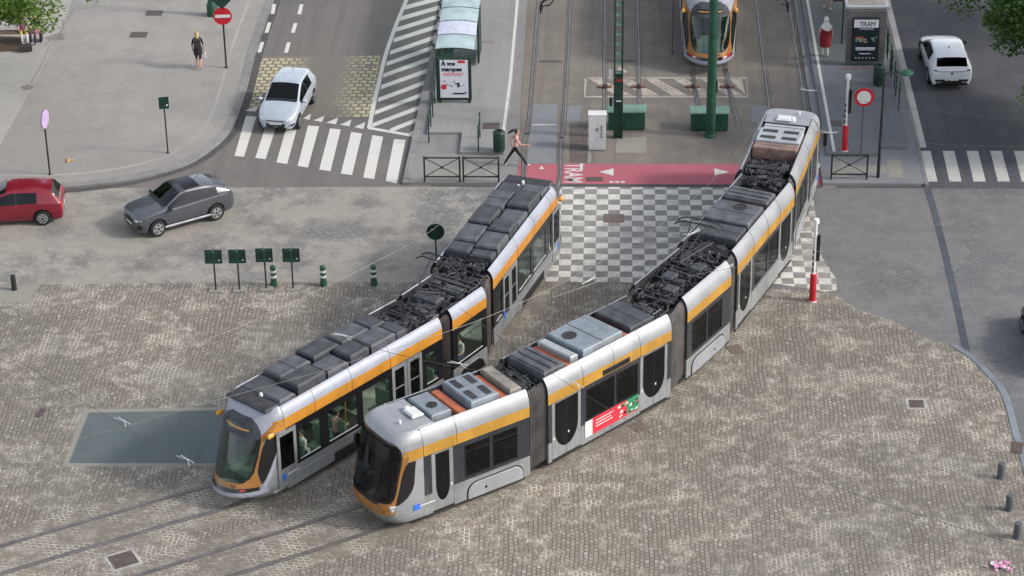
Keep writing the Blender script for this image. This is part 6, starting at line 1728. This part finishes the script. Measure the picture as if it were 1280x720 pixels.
m = MB(); m.lathe([(.12, 0), (.12, .006), (.005, .007)], (-w/2+.28, -.041, .74), 16, 0, 'y'); m.v = [(a, -.041-(abs(b+.041)), c) for a, b, c in m.v]; m.build('red_dot', 'ad_red', ps)
m = MB(); rn = random.Random(2)
for k in range(9): m.box((-.4+k*.1, -.044, .88+rn.uniform(-.14, .14)), (rn.uniform(.04, .13), .006, rn.uniform(.02, .06)), rn.choice((0, 1, 0)))
m.box((.18, -.045, .83), (.1, .006, .2), 0, rz=0); m.build('small_pictures', ['tram_black', 'poster_dark'], ps)
m = MB(); m.box((.2, -.044, .44), (.5, .006, .07)); m.box((.48, -.044, .49), (.06, .006, .06)); m.build('footer_mark', 'poster_dark', ps)
# flat-roofed shelter on the right platform
t = empty('flat_shelter', (10.90, 101.4, .22)); tag(t, 'flat grey-roofed tram shelter with dark poster wall on the right platform', 'shelter')
m = MB(); m.box((0, 4.6, 2.62), (1.82, 9.0, .14), 0, bev=.03); rf = m.build('roof', 'roof_pale', t)
m = MB(); m.box((0, 4.6, 2.695), (1.52, 8.6, .02), 0); m.build('roof_sheet', 'roof_beige', rf)
m = MB(); m.box((0, .12, 1.28), (1.66, .10, 2.5), 0, bev=.02); m.build('end_wall', 'shelter_grey', t)
for yy in (3.0, 6.0, 9.0): m = MB(); m.tube([(.78, yy, 0), (.78, yy, 2.6)], .05, n=8); m.build('post', 'grey_post', t)
m = MB(); m.box((.8, 4.6, 1.3), (.03, 8.6, 2.0)); m.build('back_panel', 'glass_clear', t)
m = MB(); m.box((-.02, .0, 1.24), (1.14, .12, 1.98), 0, bev=.02); fr = m.build('poster_frame', 'black_paint', t)
m = MB(); m.box((-.02, -.07, 1.23), (1.04, .016, 1.86)); ps = m.build('poster', 'poster_dark', t)
m = MB(); m.box((-.02, -.082, 1.98), (1.04, .006, .36)); m.build('poster_header', 'poster_white', ps)
textmesh('lettering', 'TRAM', .30, 'tram_black', ps, (.02, -.088, 1.95), (R(90), 0, 0), .002, sx=.86)
textmesh('lettering', 'EXPERIENCE', .11, 'poster_white', ps, (.0, -.088, 1.73), (R(90), 0, 0), .002)
m = MB(); rn = random.Random(8)
for k in range(22): m.ellipsoid((rn.uniform(-.45, .0), -.08, rn.uniform(1.12, 1.36)), (rn.uniform(.03, .09), .006, rn.uniform(.02, .05)), rn.choice((0, 1, 2)), 8, 4)
for k in range(6): m.ellipsoid((rn.uniform(.25, .45), -.08, rn.uniform(1.12, 1.4)), (rn.uniform(.03, .07), .006, rn.uniform(.02, .05)), 2, 8, 4)
m.build('poster_picture', ['roof_rust', 'roof_beige', 'green_lid'], ps)
m = MB(); m.box((-.02, -.083, .86), (.84, .006, .05)); m.box((-.02, -.083, .78), (.8, .006, .035)); m.box((-.02, -.083, .60), (.5, .006, .035))
for k in range(6): m.box((-.4+k*.15, -.083, .40), (.07, .006, .035))
m.build('poster_lines', 'poster_white', ps)
m = MB(); m.box((-.1, -.35, .012), (2.0, .05, .05)); m.build('base_strip', 'roof_brown', t)
x, y = a2(1052, 54, .22); t = empty('stop_sign', (x, y, .22)); tag(t, 'dark framed sign with crimson face on a thin post beside the flat shelter', 'sign'); pole(3.0, .03, 'black_paint', t)
m = MB(); m.box((-.22, 0, 2.42), (.46, .08, .9), 0, bev=.02); b = m.build('board', 'black_paint', t); m = MB(); m.box((-.16, -.045, 2.42), (.26, .012, .78)); m.build('face', 'ad_red', b)
# stop flag at the rear of the waiting tram
x, y = a2(846, 40, 0); t = empty('stop_sign', (2.72, 103.2, 0)); tag(t, 'small cyan sign with white mark left of the waiting tram roof', 'sign'); pole(3.4, .03, 'grey_post', t)
m = MB(); m.box((0, -.04, 3.2), (.46, .04, .46), 0, bev=.01); M['cyan_paint'] = pm('cyan_paint', (20, 150, 180), .4); b = m.build('board', 'cyan_paint', t); textmesh('lettering', 'T', .36, 'white_paint', b, (0, -.065, 3.2), (R(90), 0, 0), .002, bold=.015)
# litter
x, y = a2(1251, 709); m = MB(); rn = random.Random(4)
for k in range(34):
    cx, cy, cz = rn.gauss(0, .17), rn.gauss(0, .13), .01+abs(rn.gauss(0, .04)); a = rn.uniform(0, 6); l = rn.uniform(.05, .13)
    q = [(cx+l*cos(a+b_)*rn.uniform(.6, 1), cy+l*sin(a+b_)*rn.uniform(.6, 1), cz+rn.uniform(0, .05)) for b_ in (0, 1.5, 3.1, 4.6)]
    m.face(q, rn.choice((0, 0, 1)))
m.tube([(.2, -.05, .03), (.3, -.1, .02), (.4, -.08, .05), (.42, .05, .03), (.34, .02, .02)], .012, 1, n=5)
tag(m.build('paper_litter', ['pink_litter', 'white_plastic'], loc=(x, y, .005)), 'crumpled pink and white litter on the cobbles at the lower right', 'litter')
x, y = a2(87, 201.5, .12); m = MB()
for k, (a, l, r) in enumerate(((.2, .2, .03), (2.4, .22, .03), (4.2, .18, .03), (3.1, .12, .04))): m.tube([(0, 0, .03), (cos(a)*l*.5, sin(a)*l*.5, .05), (cos(a)*l, sin(a)*l, .015)], [r, r, .01], 0, n=6)
tag(m.build('fruit_peel', 'orange_peel', loc=(x, y, .12)), 'orange fruit peel lying on the pale pavement', 'litter')
# ------------------------------------------------------------------ trees
def tree(label, loc, h, crown, n, seed, leaf='leaf', size=.13, trunk=.22, nc=60, group='street trees'):
    rnd = random.Random(seed); root = empty('street_tree', loc); tag(root, label, 'tree', group)
    cx, cy, cz, rx, ry, rz_ = crown
    m = MB(); m.tube([(0, 0, 0), (.03, .02, h*.2), (cx*.3, cy*.3, cz-rz_*.6), (cx*.8, cy*.8, cz)], [trunk*1.35, trunk, trunk*.8, trunk*.4], 0, n=10)
    clumps = []
    for k in range(nc):
        while True:
            p = Vector((rnd.uniform(-1, 1), rnd.uniform(-1, 1), rnd.uniform(-1, 1)))
            if .35 < p.length < 1.0: break
        q = Vector((cx+p.x*rx, cy+p.y*ry, cz+p.z*rz_)); clumps.append((q, rnd.uniform(.5, 1.15)))
        if k < nc*.55:
            s = Vector((cx*.6, cy*.6, cz-rz_*.55+rnd.random()*rz_*.6)); mid = (s+q)/2+Vector((rnd.uniform(-.3, .3), rnd.uniform(-.3, .3), -.2))
            m.tube([s, mid, q], [trunk*.3, trunk*.17, .02], 0, n=6)
    m.build('trunk', 'bark', root, smooth=True, ang=60)
    m = MB()
    for k in range(n):
        c, r = rnd.choice(clumps); d = Vector((rnd.gauss(0, 1), rnd.gauss(0, 1), rnd.gauss(0, .8))); d = d.normalized()*r*rnd.random()**.45
        p = c+d; a = Vector((rnd.gauss(0, 1), rnd.gauss(0, 1), rnd.gauss(0, .45)-.3)).normalized(); b = a.cross(Vector((rnd.gauss(0, .5), rnd.gauss(0, .5), 1))).normalized()
        l = size*rnd.uniform(.7, 1.35); w_ = l*.36; nrm = a.cross(b)
        v = [p, p+a*l*.45+b*w_+nrm*.02, p+a*l, p+a*l*.45-b*w_+nrm*.02]
        i = len(m.v); m.v += [tuple(x) for x in v]; m.f += [(i, i+1, i+2), (i, i+2, i+3)]; m.m += [0, 0]
    m.build('crown', leaf, root)
tree('bright green leafy tree filling the upper left corner above the bench', (-27.9, 99.4, .115), 9, (1.7, -1.1, 7.0, 6.3, 4.6, 3.2), 80000, 1, 'leaf', .165, nc=150)
tree('deep green tree reaching in at the upper right over the shaded road', (20.3, 95.3, 0), 10, (-1.1, -.6, 6.5, 5.4, 4.8, 3.2), 60000, 2, 'leaf_deep', .17, nc=130)
tree('tree beside the shaded road, second one along from the right zebra crossing', (21.6, 105.8, 0), 10, (-.2, 0, 7.4, 5.2, 4.6, 3.2), 18000, 3, 'leaf_deep', .2)
tree('tree furthest along the shaded road at the right', (22.0, 115.0, 0), 11, (0, 0, 8.0, 5.2, 4.8, 3.4), 16000, 4, 'leaf_deep', .22)
tree('small low tree whose twigs reach the right edge above the right zebra crossing', (18.7, 92.7, 0), 4.5, (-.2, .2, 3.1, 2.1, 1.9, 1.5), 4500, 5, 'leaf', .17, trunk=.1)

# ------------------------------------------------------------------ overhead wires
def wire(label, pts, ins=(), r=.007, fork=()):
    m = MB(); m.tube([Vector(p) for p in pts], r, 0, n=5); o = m.build('overhead_wire', 'copper_wire'); tag(o, label, 'wire', 'overhead wires')
    for (p, d) in ins:
        q = MB(); p = Vector(p); d = Vector(d).normalized(); nn = Vector((-d.y, d.x, 0))
        q.tube([p-d*.28, p+d*.28], [.010, .010], 0, n=6); q.tube([p, p-d*.30+nn*.18], .008, 0, n=5); q.tube([p-d*.1, p+d*.34+nn*.11], .008, 0, n=5)
        q.build('insulator', 'white_plastic', o)
HZ = 5.75
def Z(p, z=HZ): return (p.x, p.y, z)
wire('contact wire above the curved track of the long tram', [Z(p) for p in trA if p.y < 150])
wire('contact wire above the curved track of the shorter tram', [Z(p) for p in trB if p.y < 150])
wire('contact wire above the straight track of the waiting tram', [(4.26, y, HZ) for y in (95.5, 110, 130, 150)])
wire('contact wire above the straight track beside the lattice mast', [(.52, y, HZ) for y in (95.5, 110, 130, 150)])
def span(label, a, b, marks, za=HZ, zb=HZ+.6):
    A, B = at(*a, za), at(*b, zb); ins = []
    for mk in marks:
        t = max(0, min(1, ((mk[0]-a[0])/(b[0]-a[0])) if abs(b[0]-a[0]) > abs(b[1]-a[1]) else (mk[1]-a[1])/(b[1]-a[1])))
        ins.append((A+(B-A)*t, B-A))
    n = 8; pts = [A+(B-A)*(k/n)-Vector((0, 0, .22*sin(pi*k/n))) for k in range(n+1)]
    wire(label, pts, ins)
span('span wire over the slate field, reaching the nose of the shorter tram', (330, 632), (-60, 395), ((242, 553), (166, 492)))
span('span wire crossing above the red advert of the long tram', (840, 556), (575, 385), ((727, 455),))
span('span wire over the doors of the shorter tram', (640, 470), (360, 402), ((575, 508), (430, 430)))
span('span wire slanting over the shaded road at the right below the zebra crossing', (860, 345), (1340, 236), ((905, 334),))
span('span wire over the right platform and road beside the white car', (985, 110), (1340, 152), ((1010, 112),))
span('span wire over the right zebra crossing', (1020, 165), (1340, 182), ((1036, 165),))
span('span wire over the cobbles in the lower right', (880, 545), (1340, 700), ())
span('span wire above the checkered paving', (690, 372), (880, 285), ((735, 352), (866, 292)))
# ------------------------------------------------------------------ light
w = bpy.data.worlds.new('World'); sc.world = w; w.use_nodes = True
nt = w.node_tree; bg = nt.nodes['Background']
sky = nt.nodes.new('ShaderNodeTexSky'); sky.sky_type = 'NISHITA'; sky.sun_disc = False
SUN_AZ = math.atan2(2.52, -.42)      # clockwise from +Y: where the sun stands
EL = R(34)
sky.sun_elevation = EL; sky.sun_rotation = SUN_AZ
sky.air_density = 1.0; sky.dust_density = 2.0; sky.ozone_density = 1.0
hs = nt.nodes.new('ShaderNodeHueSaturation'); hs.inputs['Saturation'].default_value = .45
nt.links.new(sky.outputs[0], hs.inputs['Color']); nt.links.new(hs.outputs[0], bg.inputs[0]); bg.inputs[1].default_value = .15
sd = bpy.data.lights.new('sun', 'SUN'); so_ = bpy.data.objects.new('sun', sd); COL.objects.link(so_)
sd.energy = 1.45; sd.angle = R(7); sd.color = (1, .95, .88)
dv = Vector((2.52, -.42, 0)).normalized()*cos(EL)+Vector((0, 0, sin(EL)))
so_.rotation_euler = dv.to_track_quat('Z', 'Y').to_euler(); so_.location = dv*60
sc.view_settings.view_transform = 'Standard'; sc.view_settings.look = 'None'; sc.view_settings.gamma = 1
sc.view_settings.exposure = 1.0
sc.view_settings.use_curve_mapping = False
